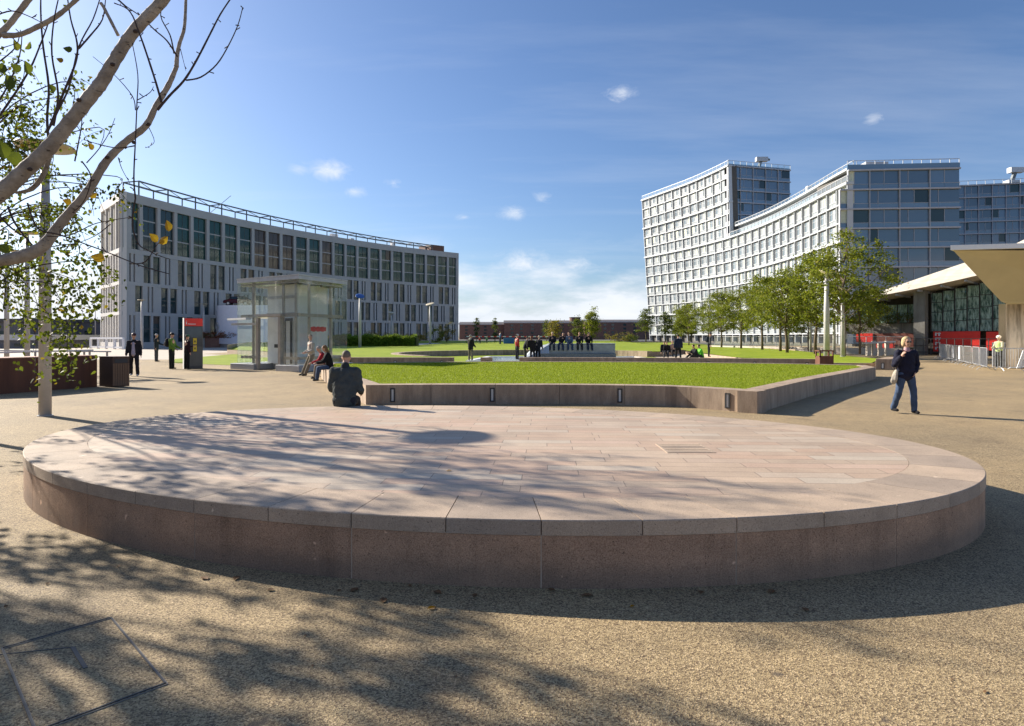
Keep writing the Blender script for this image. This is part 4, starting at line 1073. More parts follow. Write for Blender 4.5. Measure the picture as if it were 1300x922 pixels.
# ================================================================ LAMPS
def lamp(label, x, y, h, r=.115, disc=.58, tilt=(0, 0), kind='street_lamp', group='tall grey mast lamps', z0=0, dk=None):
    t = thing('street_lamp', label, 'street lamp', (x, y, z0), group=group)
    mb = MB(); mb.tube([(0, 0, 0), (0, 0, h * .55), (0, 0, h - .1)], [r, r * .95, r * .6], MT['mast'], 20); mb.build('pole', t, smooth=True)
    mb = MB(); mb.tube([(0, 0, 0), (0, 0, .015)], r * 1.25, MT['galv'], 20); mb.build('base_ring', t)
    T = Matrix.Rotation(tilt[0], 3, 'X') @ Matrix.Rotation(tilt[1], 3, 'Y')
    mb = MB(); n = 40; prof = [(0.02, .055), (disc * .7, .05), (disc * .97, .025), (disc, 0), (disc * .97, -.02), (.10, -.03), (.05, -.1), (0.02, -.1)]
    vs = []; fs = []
    for rr, z in prof:
        for k in range(n): v = T @ Vector((rr * math.cos(2 * PI * k / n), rr * math.sin(2 * PI * k / n), z)); vs.append((v.x, v.y, v.z + h))
    for i in range(len(prof) - 1):
        for k in range(n): fs.append((i * n + k, i * n + (k + 1) % n, (i + 1) * n + (k + 1) % n, (i + 1) * n + k))
    mb.add(vs, fs, dk or MT['disc']); mb.build('disc_head', t, smooth=True)
    return t
lamp('foreground grey lamp post with flat tan disc head, standing left of the stone seat', -9.78, 13.2, 5.63, .115, .54)
def lamp_px(label, x, ybase, ytop, z0, Y, **k):
    p = P(x, ybase, Y); h = P(x, ytop, Y).z - z0; return lamp(label, p.x, Y, h, z0=z0, **k)
blue = simple('blue_solar_glass', (.05, .12, .35), .2)
lamp_px('lamp post with tilted blue panel head on the lawn right of the glass lift', 457, 441, 376, .52, 70, tilt=(.55, .25), disc=.5, dk=blue, r=.16)
lamp_px('lamp post on the lawn in front of the far right end of the hotel', 546, 436, 386, .7, 85, tilt=(.3, -.2), disc=.6, r=.16)
lamp_px('lamp post behind the hedge, between the other two by the hotel', 497, 436, 397, .9, 108, tilt=(.3, .2), disc=.55, r=.2)
lamp_px('slim lamp post between the red-headed sign and the white drum', 258.5, 441, 386, 0, 97, disc=.6, r=.17)
lamp_px('slim lamp post just behind the red-headed sign', 248.5, 441, 385, 0, 104, disc=.6, r=.15)
lamp_px('pale lamp post before the hotel front near its sunlit end', 180, 443, 381, 0, 84, disc=.5, r=.17)
lamp_px('small distant lamp post left of the hotel', 121, 440, 393, 0, 160, disc=1.1, r=.12)
lamp_px('tall mast at the far left edge of the picture', 8.5, 440, 318, 0, 30, disc=.5, r=.105)
lamp_px('tall mast behind the leaves, just left of the foreground lamp', 34.5, 440, 296, 0, 30, disc=.5, r=.115)
lamp_px('thickest and tallest mast at the near end of the avenue trees', 1049.5, 451, 348, .27, 44, disc=.55, tilt=(.2, .5), r=.2)
lamp_px('mast right of the thickest one, before the tallest avenue tree', 1070, 451.5, 367, .27, 44.5, disc=.5, tilt=(.2, .5), r=.15)
lamp_px('slim mast partly hidden between the two nearest masts', 1059, 450, 398, .28, 50, disc=.4, r=.12)
lamp_px('slim mast under the avenue trees, fourth from the pavilion', 1029, 449, 400, .3, 56, disc=.3, r=.12)
lamp_px('slim mast under the avenue trees, fifth from the pavilion', 1001, 446.5, 402, .33, 62, disc=.3, r=.12)

# ================================================================ LIFT
LA, LB, LCc = Vector((-10.15, 30, 0)), Vector((-14.2, 32.6, 0)), Vector((-8.75, 33.4, 0))
def Q(s, t, z=0): q = LA + (LB - LA) * s + (LCc - LA) * t; return Vector((q.x, q.y, z))
lift = thing('glass_lift', 'square glass lift enclosure with flat grey roof and white shaft inside, left of the lawn', 'lift pavilion', tuple(Q(.5, .5)))
def qbox(mb, s0, s1, t0, t1, z0, z1, mat): mb.hexa([Q(s0, t0, z0), Q(s1, t0, z0), Q(s1, t1, z0), Q(s0, t1, z0), Q(s0, t0, z1), Q(s1, t0, z1), Q(s1, t1, z1), Q(s0, t1, z1)], mat)
mb = MB(); qbox(mb, -.06, .30, -.07, .3, 0, .30, MT['galv']); qbox(mb, .66, 1.06, -.07, .3, 0, .30, MT['galv']); qbox(mb, -.06, 1.06, .304, 1.05, 0, .30, MT['galv']); wb(mb, 'plinth', lift, bevel=.015)
mb = MB(); qbox(mb, -.004, 1.004, -.006, 1.006, 4.42, 4.60, MT['galv']); qbox(mb, -.010, 1.010, -.012, 1.012, 4.604, 4.65, MT['steel']); wb(mb, 'roof', lift)
ZG0, ZG1 = .2, 4.42
def pane(a, b, z0, z1, nm='glass_pane'):
    mb = MB(); mb.beam((a.x, a.y, (z0 + z1) / 2), (b.x, b.y, (z0 + z1) / 2), .02, z1 - z0, MT['lift_glass']); return wb(mb, nm, lift)
e = .012
for (sa, ta, sb, tb) in ((.0, 0, .26, 0), (.27, 0, .64, 0), (.65, 0, 1, 0), (0, 0.01, 0, .36), (0, .37, 0, .69), (0, .70, 0, 1), (0, 1, .33, 1), (.34, 1, .66, 1), (.67, 1, 1, 1), (1, 0, 1, .5), (1, .51, 1, 1)):
    z0 = 2.75 if (sa, sb) == (.27, .64) else ZG0
    pane(Q(sa, ta), Q(sb, tb), z0, ZG1)
mb = MB()
for s, t, w in ((.80, .09, .13), (.30, .08, .11), (.30, .85, .12), (.80, .85, .12), (.08, .3, .12), (.08, .75, .14), (.14, .12, .1)):
    q = Q(s, t); mb.beam((q.x, q.y, 0), (q.x, q.y, 4.42), w, w, MT['liftsteel'])
wb(mb, 'steel_columns', lift)
mb = MB()
for z, h in ((2.72, .16), (4.32, .1), (.62, .14)):
    for (a, b) in ((Q(.02, .05), Q(.98, .05)), (Q(.05, .02), Q(.05, .97)), (Q(.05, .95), Q(.95, .95)), (Q(.95, .05), Q(.95, .95))):
        if z < 1 and a == Q(.02, .05): 
            for (c, d) in ((Q(.02, .05), Q(.28, .05)), (Q(.68, .05), Q(.98, .05))): mb.beam((c.x, c.y, z), (d.x, d.y, z), .06, h, MT['liftsteel'])
            continue
        mb.beam((a.x, a.y, z), (b.x, b.y, z), .07, h, MT['liftsteel'])
wb(mb, 'ring_beams', lift)
mb = MB(); qbox(mb, .26, .72, .26, .30, .3, 4.3, MT['liftpanel']); qbox(mb, .26, .28, .304, .9, .3, 4.3, MT['liftpanel']); qbox(mb, .70, .72, .304, .9, .3, 4.3, MT['liftpanel']); qbox(mb, .26, .72, .904, .93, .3, 4.3, MT['liftpanel']); wb(mb, 'shaft', lift)
mb = MB(); 
for z in (3.6, 2.75): qbox(mb, .25, .73, .25, .258, z, z + .14, MT['galv'])
qbox(mb, .50, .60, .25, .258, 1.1, 1.28, MT['dark']); qbox(mb, .48, .485, .252, .258, .3, 2.5, MT['dark'])
wb(mb, 'shaft_trim', lift)
pt = MB()
for s in (.28, .64): qbox(pt, s - .018, s + .018, -.03, .02, .0, 2.62, MT['liftsteel'])
qbox(pt, .25, .67, -.04, .06, 2.66, 2.78, MT['liftsteel']); wb(pt, 'door_portal', lift)
mb = MB()
for s0, s1 in ((.31, .33), (.40, .41), (.47, .485)): qbox(mb, s0, s1, .235, .25, .05, 2.45, MT['dark'])
qbox(mb, .33, .40, .24, .25, .05, 2.45, MT['liftpanel']); qbox(mb, .41, .47, .24, .25, .05, 2.45, MT['liftpanel']); qbox(mb, .30, .49, .235, .25, 2.46, 2.6, MT['dark']); wb(mb, 'lift_door', lift)
mb = MB(); a, b = Q(.60, -.22, 2.55), Q(1.02, -.12, 2.55); mb.beam(a, b, .25, .1, MT['galv']); a, b = Q(.60, -.1, 2.30), Q(1.0, -.1, 2.30); mb.beam(a, b, .08, .1, MT['galv']); wb(mb, 'door_canopy', lift)
mb = MB()
for i in range(7): q = Q(.1, .35 + i * .045, 2.05); mb.beam(q, q + Vector((.09, .12, 0)), .03, .2 + .06 * (i % 2), MT['red'])
wb(mb, 'red_marking', lift)

# ================================================================ SIGN TOTEM
nrm = Vector((.62, -.785)); tx = Vector((.785, .62))
tt = thing('information_totem', 'tall grey information totem with red header panel and yellow marks', 'information sign', (-16.65, 32.9, 0))
C0_ = Vector((-16.65, 32.9))
mb = MB(); mb.obox(C0_, tx, nrm, .44, .13, 0, 2.63, simple('totem_grey', (.045, .045, .05), .35)); wb(mb, 'slab', tt, bevel=.01)
mb = MB(); mb.obox(C0_ - tx * .452, tx, nrm, .011, .135, 0, 2.64, MT['whitem']); wb(mb, 'side_panel', tt)
mb = MB(); mb.obox(C0_ + nrm * .134, tx, nrm, .43, .004, 2.22, 2.62, MT['red']); wb(mb, 'header', tt)
mb = MB(); mb.obox(C0_ + nrm * .140 - tx * .34, tx, nrm, .015, .002, 2.30, 2.43, MT['white']); mb.obox(C0_ + nrm * .140 - tx * .34, tx, nrm, .018, .002, 2.46, 2.49, MT['white'])
for i in range(9): mb.obox(C0_ + nrm * .140 + tx * (-.26 + i * .042), tx, nrm, .014, .002, 2.30, 2.345, MT['white'])
wb(mb, 'header_writing', tt)
mb = MB(); mb.obox(C0_ + nrm * .134, tx, nrm, .40, .003, 1.62, 2.17, simple('map_screen', (.05, .075, .10), .15)); wb(mb, 'map_panel', tt)
mb = MB(); mb.obox(C0_ + nrm * .134, tx, nrm, .40, .003, .15, 1.15, simple('photo_panel', (.085, .083, .08), .4)); wb(mb, 'lower_panel', tt)
yl = simple('yellow_panel', (.62, .45, .02), .5); mb = MB()
for z in (.90, 1.27): mb.obox(C0_ + nrm * .141 + tx * .06, tx, nrm, .085, .003, z, z + .32, yl); mb.obox(C0_ + nrm * .146 + tx * .06, tx, nrm, .03, .002, z + .1, z + .2, MT['dark'])
mb.obox(C0_ + nrm * .138 + tx * .0, tx, nrm, .16, .002, .86, 1.63, MT['dark']); wb(mb, 'yellow_marks', tt)

# ================================================================ WHITE DRUM + CAR
dr = thing('display_drum', 'curved white display drum with a small emblem, a car parked on top', 'display stand', (-43.5, 100, 0))
def drum_pts(k=0):
    pts = []
    for i in range(17):
        a = math.radians(180 + 45 + 90 * i / 16 - 45); pts.append((-43.9 + 4.0 * math.cos(a) * 1, 101 + 3.2 * math.sin(a)))
    return pts
body = [(-47.3, 104), (-47.3, 101.2), (-46.95, 100.3), (-46.2, 99.6), (-44.5, 99.0), (-42, 98.7), (-39, 98.7), (-38.2, 99.2), (-38, 100), (-38, 104)]
sm_ = [tuple(v[:2]) for v in spline([(*p, 0) for p in body], 4)]
mb = MB(); mb.prism(sm_, .55, 6.65, simple('gloss_white_drum', (.88, .87, .95), .35, var=.03)); wb(mb, 'wall', dr)
mb = MB(); c = Vector((-42.8, 101.5)); mb.prism([tuple((c + (Vector(p) - c) * .93)[:2]) for p in sm_], 0, .548, MT['galv']); wb(mb, 'base', dr)
mb = MB(); ec = Vector((-46.62, 99.93, 3.3)); ex = Vector((.72, -.68, 0)); 
dm = [ec + Vector((0, 0, .75)), ec + ex * .5, ec - Vector((0, 0, .75)), ec - ex * .5]
for i in range(4): mb.beam(dm[i] + Vector((-.1, -.1, 0)), dm[(i + 1) % 4] + Vector((-.1, -.1, 0)), .18, .18, MT['mast'])
wb(mb, 'emblem', dr)
car = thing('car', 'dark red hatchback displayed on top of the white drum', 'car', (-43.7, 100.6, 6.655), math.radians(8))
def car_build(t):
    prof = [(-2.05, .35), (-2.1, .62), (-2.0, .82), (-1.3, .98), (-.75, 1.42), (.1, 1.5), (1.0, 1.46), (1.75, 1.02), (2.0, .85), (2.05, .4)]
    mb = MB(); W = .85; vs = []; n = len(prof)
    for sx in (-1, 1):
        for x, z in prof: vs.append((x, sx * W * (1 if z < 1.1 else .82), z))
    fs = [tuple(range(n - 1, -1, -1)), tuple(range(n, 2 * n))] + [(i, (i + 1) % n, n + (i + 1) % n, n + i) for i in range(n)]
    mb.add(vs, fs, MT['carpaint']); mb.build('body', t, bevel=.08)
    mb = MB()
    for sx in (-1, 1):
        mb.add([(-1.15, sx * .845, 1.02), (-.68, sx * .745, 1.36), (-.02, sx * .74, 1.42), (-.02, sx * .85, 1.02)], [(0, 1, 2, 3)], MT['hglass']); mb.add([(.05, sx * .85, 1.02), (.05, sx * .74, 1.42), (.95, sx * .745, 1.38), (1.45, sx * .84, 1.05)], [(0, 1, 2, 3)], MT['hglass'])
    mb.add([(-1.32, -.7, 1.02), (-1.32, .7, 1.02), (-.8, .62, 1.41), (-.8, -.62, 1.41)], [(0, 1, 2, 3)], MT['hglass']); mb.build('windows', t)
    for x in (-1.3, 1.3):
        for sy in (-1, 1):
            w = MB(); w.tube([(x, sy * .70, .32), (x, sy * .88, .32)], .32, MT['rubber'], 20); o = w.build('wheel', t); r = MB(); r.tube([(x, sy * .87, .32), (x, sy * .895, .32)], .19, MT['steel'], 14); r.build('rim', o)
    for sy in (-1, 1): h = MB(); h.ell((-2.05, sy * .6, .72), (.08, .18, .1), MT['lens']); h.build('headlight', t, smooth=True)
car_build(car)

# ================================================================ BARRIERS
def barrier():
    t = thing('crowd_barrier', 'x', 'barrier', (0, 0, 0)); L = 2.25
    mb = MB(); mb.tube([(-L / 2, 0, .18), (-L / 2, 0, 1.06), (-L / 2 + .06, 0, 1.1), (L / 2 - .06, 0, 1.1), (L / 2, 0, 1.06), (L / 2, 0, .18), (-L / 2, 0, .18)], .021, MT['galv'], 6); mb.build('frame', t)
    mb = MB()
    for i in range(19): x = -L / 2 + L * (i + 1) / 20; mb.beam((x, 0, .2), (x, 0, 1.08), .014, .014, MT['galv'])
    mb.build('bars', t)
    for x in (-L / 2 + .3, L / 2 - .3):
        mb = MB(); mb.tube([(x, -.38, .01), (x, -.3, .1), (x, 0, .2), (x, .3, .1), (x, .38, .01)], .02, MT['galv'], 6); mb.build('foot', t)
    return t
bp = [(33.5, 49.4), (32.3, 47.1), (31.0, 45), (29.7, 42.7), (28.5, 40.3), (27.2, 38.0), (26.0, 35.6), (24.7, 33.3), (23.4, 31.0)]
proto = barrier(); lab = ['farthest crowd barrier, near the concrete pier base', 'second farthest crowd barrier of the curving row', 'third farthest crowd barrier, end on beside the white sheet signs', 'crowd barrier carrying the smaller, farther white sheet', 'crowd barrier carrying the larger white sheet', 'crowd barrier between the larger white sheet and the hard-hatted worker', 'crowd barrier seen edge-on directly left of the hard-hatted worker', 'nearest crowd barrier of the curving row, in front of the worker', 'crowd barrier running out of the right edge of the picture', 'loose crowd barrier leaning across the row at the right edge']
segs = list(zip(bp, bp[1:])) + [((23.5, 30.8), (25.7, 30.4)), ((23.9, 29.9), (25.6, 31.3))]
for i, (a, b) in enumerate(segs):
    o = proto if i == 0 else copy_tree(proto)
    o.location = ((a[0] + b[0]) / 2, (a[1] + b[1]) / 2, 0); o.rotation_euler = (0 if i < 9 else .28, 0, math.atan2(b[1] - a[1], b[0] - a[0])); o['label'] = lab[i]; o['group'] = 'steel crowd barriers by the pavilion'
for a, b, w, lb in (((29.7, 42.7), (28.5, 40.3), .62, 'small white sheet notice tied to the farther crowd barriers'), ((28.5, 40.3), (27.2, 38.0), .8, 'larger white sheet notice tied to a crowd barrier')):
    c = (Vector(a) + Vector(b)) / 2; d = (Vector(b) - Vector(a)).normalized(); nn = Vector((d.y, -d.x)); nn = nn if nn.x < 0 else -nn
    mb = MB(); mb.obox(c + nn * .045, d, nn, w / 2, .012, .28, 1.05, MT['white']); o = mb.build('notice_sheet', org=(c.x, c.y, .28)); tag(o, lb, 'notice')
mb = MB(); mb.cap((26.9, 31.6, .55), .75, (26.9, 31.6, 1.15), .62, MT['tarp'], 1.1); mb.cap((26.9, 31.6, 1.3), .45, (27.0, 31.6, 1.55), .3, MT['tarp']); o = mb.build('sheeted_stack', smooth=True, org=(26.9, 31.6, 0)); tag(o, 'rounded stack wrapped in white sheeting at the right edge behind the barriers', 'wrapped stack')
mb = MB(); mb.box(23.5 + 3.9, 23.5 + 5.3, 35, 36, 0, 1.35, MT['dark']); o = mb.build('dark_crate', org=(28, 35.5, 0), bevel=.04); tag(o, 'dark equipment crate behind the hard-hatted worker', 'crate')
# tape, cone, box far on the lawn
tp = thing('barrier_tape', 'red and white tape strung on thin posts across the far lawn', 'barrier tape', (0, 95, .8)); mb = MB(); mb2 = MB()
ta, tb = P(592, 430, 92), P(700, 430, 92)
for i in range(28):
    q0, q1 = ta.lerp(tb, i / 28), ta.lerp(tb, (i + 1) / 28); mb.beam((q0.x, q0.y, 1.72), (q1.x, q1.y, 1.72), .02, .12, MT['red'] if i % 2 else MT['white'])
for i in range(7): q = ta.lerp(tb, i / 6); mb2.beam((q.x, q.y, .7), (q.x, q.y, 1.8), .05, .05, MT['dark'])
wb(mb, 'tape', tp); wb(mb2, 'posts', tp)
p = P(646, 430, 88); mb = MB(); mb.box(-.75, .75, -.3, .3, 0, .8, simple('blue_crate', (.03, .13, .33), .6)); o = mb.build('blue_crate', bevel=.03); o.location = (p.x, p.y, .72); tag(o, 'blue crate on the far lawn near the standing group', 'crate')

# ================================================================ PLANTS
def leaf_cloud(centres, size, n=None, ratio=.6, nz=.4):
    """leaf-shaped quads at the given points (N x 3 array)"""
    C = np.asarray(centres, np.float64); n = len(C)
    a = RNG.normal(size=(n, 3)); a[:, 2] *= .7; a /= np.linalg.norm(a, axis=1)[:, None]
    b = RNG.normal(size=(n, 3)); b -= a * (a * b).sum(1)[:, None]; b /= np.linalg.norm(b, axis=1)[:, None]
    s = (size * RNG.uniform(.6, 1.25, n))[:, None]
    V = np.stack([C - a * s * .55, C + b * s * ratio * .5 - a * s * .05, C + a * s * .6, C - b * s * ratio * .5 - a * s * .05], 1)
    return V.reshape(-1, 3)
def leaf6(centres, size, ratio=.75):
    C = np.asarray(centres, np.float64); n = len(C)
    a = RNG.normal(size=(n, 3)); a[:, 2] -= .8; a /= np.linalg.norm(a, axis=1)[:, None]
    b = RNG.normal(size=(n, 3)); b -= a * (a * b).sum(1)[:, None]; b /= np.linalg.norm(b, axis=1)[:, None]; c = np.cross(a, b)
    s = (size * RNG.uniform(.6, 1.25, n))[:, None]; w = ratio * .5
    L = [C - a * s * .5, C - a * s * .2 + b * s * w + c * s * .10, C + a * s * .18 + b * s * w * .75 + c * s * .08, C + a * s * .6, C + a * s * .18 - b * s * w * .75 + c * s * .08, C - a * s * .2 - b * s * w + c * s * .10]
    V = np.stack(L, 1).reshape(-1, 3).astype(np.float32); me = bpy.data.meshes.new('leaves'); me.vertices.add(n * 6); me.vertices.foreach_set('co', V.ravel())
    base = (np.arange(n) * 6)[:, None]; F_ = np.concatenate([base + np.array([[0, 1, 2, 3]]), base + np.array([[0, 3, 4, 5]])], 1).reshape(-1).astype(np.int32)
    me.loops.add(n * 8); me.loops.foreach_set('vertex_index', F_); me.polygons.add(n * 2); me.polygons.foreach_set('loop_start', np.arange(0, n * 8, 4, dtype=np.int32)); me.update(calc_edges=True); return me
def ladd6(name, C, size, mat, parent, ratio=.75):
    me = leaf6(C, size, ratio); me.name = name; me.materials.append(mat); o = bpy.data.objects.new(name, me); COL.objects.link(o); o.parent = parent; return o
def quads_mesh(name, V, mat):
    n = len(V) // 4; me = bpy.data.meshes.new(name); me.vertices.add(n * 4); me.vertices.foreach_set('co', V.astype(np.float32).ravel())
    me.loops.add(n * 4); me.loops.foreach_set('vertex_index', np.arange(n * 4, dtype=np.int32)); me.polygons.add(n)
    me.polygons.foreach_set('loop_start', np.arange(0, n * 4, 4, dtype=np.int32)); me.update(calc_edges=True); me.materials.append(mat); return me
def ladd(name, V, mat, parent):
    o = bpy.data.objects.new(name, quads_mesh(name, V, mat)); COL.objects.link(o); o.parent = parent; return o
def crown_pts(rx, ry, rz, cz, nclump, per, cr, lobes=.25, seed=0, cone=0):
    r = np.random.default_rng(seed); pts = []
    d = r.normal(size=(nclump, 3)); d /= np.linalg.norm(d, axis=1)[:, None]; rad = r.uniform(.35, 1.0, nclump) ** .55
    rad *= 1 + lobes * np.sin(d[:, 0] * 5 + seed) * np.cos(d[:, 1] * 4 + seed * 2)
    c = d * rad[:, None] * np.array([rx, ry, rz]); 
    if cone: c[:, :2] *= np.clip(1 - cone * (c[:, 2:3] / rz * .5 + .5), .08, 1)
    c[:, 2] += cz
    for k in range(nclump):
        m = int(per * r.uniform(.5, 1.5)); sz = cr * r.uniform(.6, 1.3)
        pts.append(c[k] + r.normal(size=(m, 3)) * np.array([sz, sz, sz * .65]) * .55)
    return np.concatenate(pts), c
def make_tree(name, label, cat, H, rx, rz, mat, leaf=.13, nclump=80, per=70, seed=1, trunk_r=.11, group=None, cone=0, bark='bark2', clear=None, cr=.55):
    t = thing(name, label, cat, (0, 0, 0), group=group); r = random.Random(seed)
    cz = H - rz * 1.0; P_, c = crown_pts(rx, rx, rz, cz, nclump, per, cr, seed=seed, cone=cone)
    ladd('crown', leaf_cloud(P_, leaf), MT[mat], t)
    mb = MB(); tp = [(r.uniform(-.05, .05) * i, r.uniform(-.05, .05) * i, H * .85 * i / 6) for i in range(7)]
    mb.tube(tp, [trunk_r * (1 - .8 * i / 6) for i in range(7)], MT[bark], 8)
    for k in range(0, nclump, max(1, nclump // 26)):
        q = Vector(c[k]); z = min(max(q.z - q.xy.length * .9, H * .28), H * .75); s_ = Vector((0, 0, z)); m_ = s_.lerp(q, .5) + Vector((0, 0, -.12))
        mb.tube([s_, m_, q], [trunk_r * .32, trunk_r * .2, .012], MT[bark], 5, cap=False)
    mb.build('trunk', t, smooth=True); return t
USED = set()
def tree_copy(src, x, y, z, s, rz, label, sz=None):
    o = copy_tree(src) if src.name in USED else src; USED.add(src.name)
    o.location = (x, y, z); o.scale = (s, s, sz or s); o.rotation_euler = (0, 0, rz); o['label'] = label; return o
G_AV = 'leafy trees of the avenue on the right'
av = [make_tree('avenue_tree', 'x', 'tree', 7.5, 2.55, 2.75, 'leafav', .15, 105, 80, s, .12, G_AV, clear=2.4, cr=.46, cone=c_) for s, c_ in ((3, .15), (8, .35), (15, 0), (27, .25), (39, .45))]
AVT = [(23.7, 45, 8.9, 1.26, 'nearest, tallest and widest avenue tree, beside the two thick masts'),
       (24.3, 50.5, 7.9, 1.15, 'second avenue tree counting from the tallest one'), (23.5, 53.8, 7.6, 1.1, 'third avenue tree counting from the tallest one'),
       (24.7, 58, 7.4, 1.1, 'fourth avenue tree counting from the tallest one'), (25.1, 63.2, 7.2, 1.08, 'fifth avenue tree counting from the tallest one'),
       (24.9, 68.5, 7.0, 1.05, 'sixth avenue tree counting from the tallest one'), (24.6, 74, 6.8, 1.0, 'seventh avenue tree counting from the tallest one'),
       (24.9, 80, 6.4, .9, 'eighth avenue tree counting from the tallest one'), (24.4, 87, 6.3, .85, 'ninth avenue tree counting from the tallest one'),
       (25.3, 94, 6.2, .85, 'tenth avenue tree, farthest of the leafy row'), (27.6, 50, 5.9, .75, 'avenue tree standing just behind the tallest one, its crown to the right'), (29.2, 62, 6.0, .8, 'avenue tree of the back row behind the slim masts')]
for i, (x, y, h, s, lb) in enumerate(AVT): tree_copy(av[i % 5], x, y, .3, s, i * 1.7, lb, h / 7.5)
G_DK = 'slender dark trees at the far end of the lawn'
dkt = [make_tree('slender_tree', 'x', 'tree', 6.2, 1.45, 2.5, 'leafdk', .2, 50, 45, s, .08, G_DK, cone=.75, cr=.5) for s in (21, 24)]
for i, (px, Y, top, s, lb) in enumerate(((820, 95, 389, 1.2, 'dark slender tree at the left foot of the apartment block'), (845, 93, 393, 1.05, 'dark slender tree against the leaning white facade, second from the left'), (877, 92, 401, 1.1, 'dark slender tree between the row and the leafy avenue'), (862, 99, 406, 1, 'lowest dark slender tree in front of the white facade'))):
    tree_copy(dkt[i % 2], P(px, 0, Y).x, Y, .9, s, i * 2, lb, (P(0, top, Y).z - .9) / 6.2)
t = make_tree('conical_tree', 'bushy yellow-green conical tree on the skyline behind the seated group', 'tree', 5.6, 1.7, 2.5, 'leafav', .2, 70, 60, 31, .08, cone=.7); t.location = (P(752, 0, 104).x, 104, .9)
t = make_tree('small_tree', 'small dark tree left of the yellow-green conical one', 'tree', 4.4, 1.3, 1.8, 'leafdk', .2, 40, 45, 32, .07, cone=.5); t.location = (P(733, 0, 106).x, 106, .9)
t = make_tree('small_tree', 'small golden tree behind the seated people on the fountain', 'tree', 3.6, 1.3, 1.5, 'leafau', .2, 40, 45, 33, .07); t.location = (P(703, 0, 106).x, 106, .9)
t = make_tree('cypress', 'thin dark columnar tree, the left of the two on the skyline', 'tree', 4.6, .45, 2.2, 'leafdk', .18, 24, 40, 34, .06, cr=.3, cone=.3); t.location = (P(605, 0, 105).x, 105, .9)
t = make_tree('cypress', 'thin dark columnar tree, the right of the two on the skyline', 'tree', 4.0, .42, 1.9, 'leafdk', .18, 22, 40, 35, .06, cr=.3, cone=.3); t.location = (P(628.5, 0, 105).x, 105, .9)
t = make_tree('small_tree', 'slim dark sapling behind the standing group by the fountain', 'tree', 4.2, .6, 1.8, 'leafdk', .18, 24, 36, 36, .06, cr=.4, cone=.3); t.location = (P(694, 0, 108).x, 108, .9)
def shrub(name, label, x, y, z, rx, ry, rz, mat, n=24, per=60, leaf=.14, seed=1, cr=.4):
    t = thing(name, label, 'shrub', (x, y, z)); P_, c = crown_pts(rx, ry, rz, rz * .8, n, per, cr, seed=seed); P_[:, 2] = np.abs(P_[:, 2])
    ladd('foliage', leaf_cloud(P_, leaf), MT[mat], t)
    mb = MB()
    for k in range(6): q = Vector(c[k]); mb.tube([(0, 0, 0), q * .5, q], [.04, .03, .01], MT['bark2'], 5)
    mb.build('stems', t); return t
def pz(px, Y): return P(px, 0, Y).x
shrub('shrub', 'rounded golden shrub behind the hedge near the hotel', pz(479, 92), 92, .9, 2.1, 1, 1.0, 'leafau', seed=41)
shrub('shrub', 'low pinkish shrub between the hedge end and the lawn lamp', pz(528, 92), 92, .9, 1.8, 1, .7, 'leafau', seed=42)
shrub('shrub', 'tall olive shrub left part, by the far end of the hotel', pz(553, 96), 96, .9, 1.3, 1, 1.3, 'leafav', seed=43)
shrub('shrub', 'tallest reddish-green shrub by the far right corner of the hotel', pz(567, 97), 97, .9, 1.4, 1, 1.5, 'leafau', seed=44)
shrub('shrub', 'brown autumn shrub before the long warehouse', pz(786, 106), 106, .95, 2.6, 1.2, .9, 'leafau', seed=45)
shrub('shrub', 'low green shrub behind the fountain right of the conical tree', pz(800, 106), 106, .95, 1.4, 1.2, .6, 'leafdk', seed=46)
shrub('red_flowers', 'red flowers growing over the brick planter by the hotel', -46.5, 96.5, 1.5, 4.5, .8, .5, 'leafred', 60, 50, .16, seed=47, cr=.4)
# hedge
hd = thing('hedge', 'long clipped green hedge, dark at its foot, on the left lawn', 'hedge', (-18, 75, .55))
n = 26000; xs = RNG.uniform(-28, -11.6, n); yy = RNG.uniform(0, 2.4, n) ; zz = RNG.uniform(0, 1, n) ** .7 * (1.12 + .12 * np.sin(xs * 2.1) + .06 * np.sin(xs * 5.3))
fr_ = RNG.random(n); yy = np.where(fr_ < .55, RNG.normal(0, .12, n), yy); top_ = (fr_ >= .55); zz = np.where(top_, 1.12 + RNG.normal(0, .10, n) + .12 * np.sin(xs * 2.1) + .06 * np.sin(xs * 5.3), zz)
cxs = xs + 18; curve = .02 * (xs + 12) ** 2 * .4
ladd('foliage', leaf_cloud(np.stack([cxs, yy - curve, zz], 1), .17), MT['leafhd'], hd)
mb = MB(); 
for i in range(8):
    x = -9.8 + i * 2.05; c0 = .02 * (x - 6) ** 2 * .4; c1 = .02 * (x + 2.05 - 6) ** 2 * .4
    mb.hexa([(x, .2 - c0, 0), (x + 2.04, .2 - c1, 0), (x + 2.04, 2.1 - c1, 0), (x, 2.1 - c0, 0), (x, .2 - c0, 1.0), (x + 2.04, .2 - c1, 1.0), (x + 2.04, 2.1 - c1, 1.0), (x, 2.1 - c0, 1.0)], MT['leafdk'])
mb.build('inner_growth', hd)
# terrace plants on the pavilion balcony
for k in range(6):
    q = pv(.5 + k * .9, .6); make = shrub('balcony_plant', ['leftmost leafy plant on the pavilion balcony', 'second leafy plant from the left on the pavilion balcony', 'third leafy plant from the left on the pavilion balcony', 'fourth leafy plant from the left on the pavilion balcony', 'fifth leafy plant from the left on the pavilion balcony', 'leafy balcony plant nearest the grey column'][k], q.x, q.y, 2.9, .45, .4, .45 + .12 * (k % 3), 'leafdk', 10, 26, .13, 50 + k, .3)

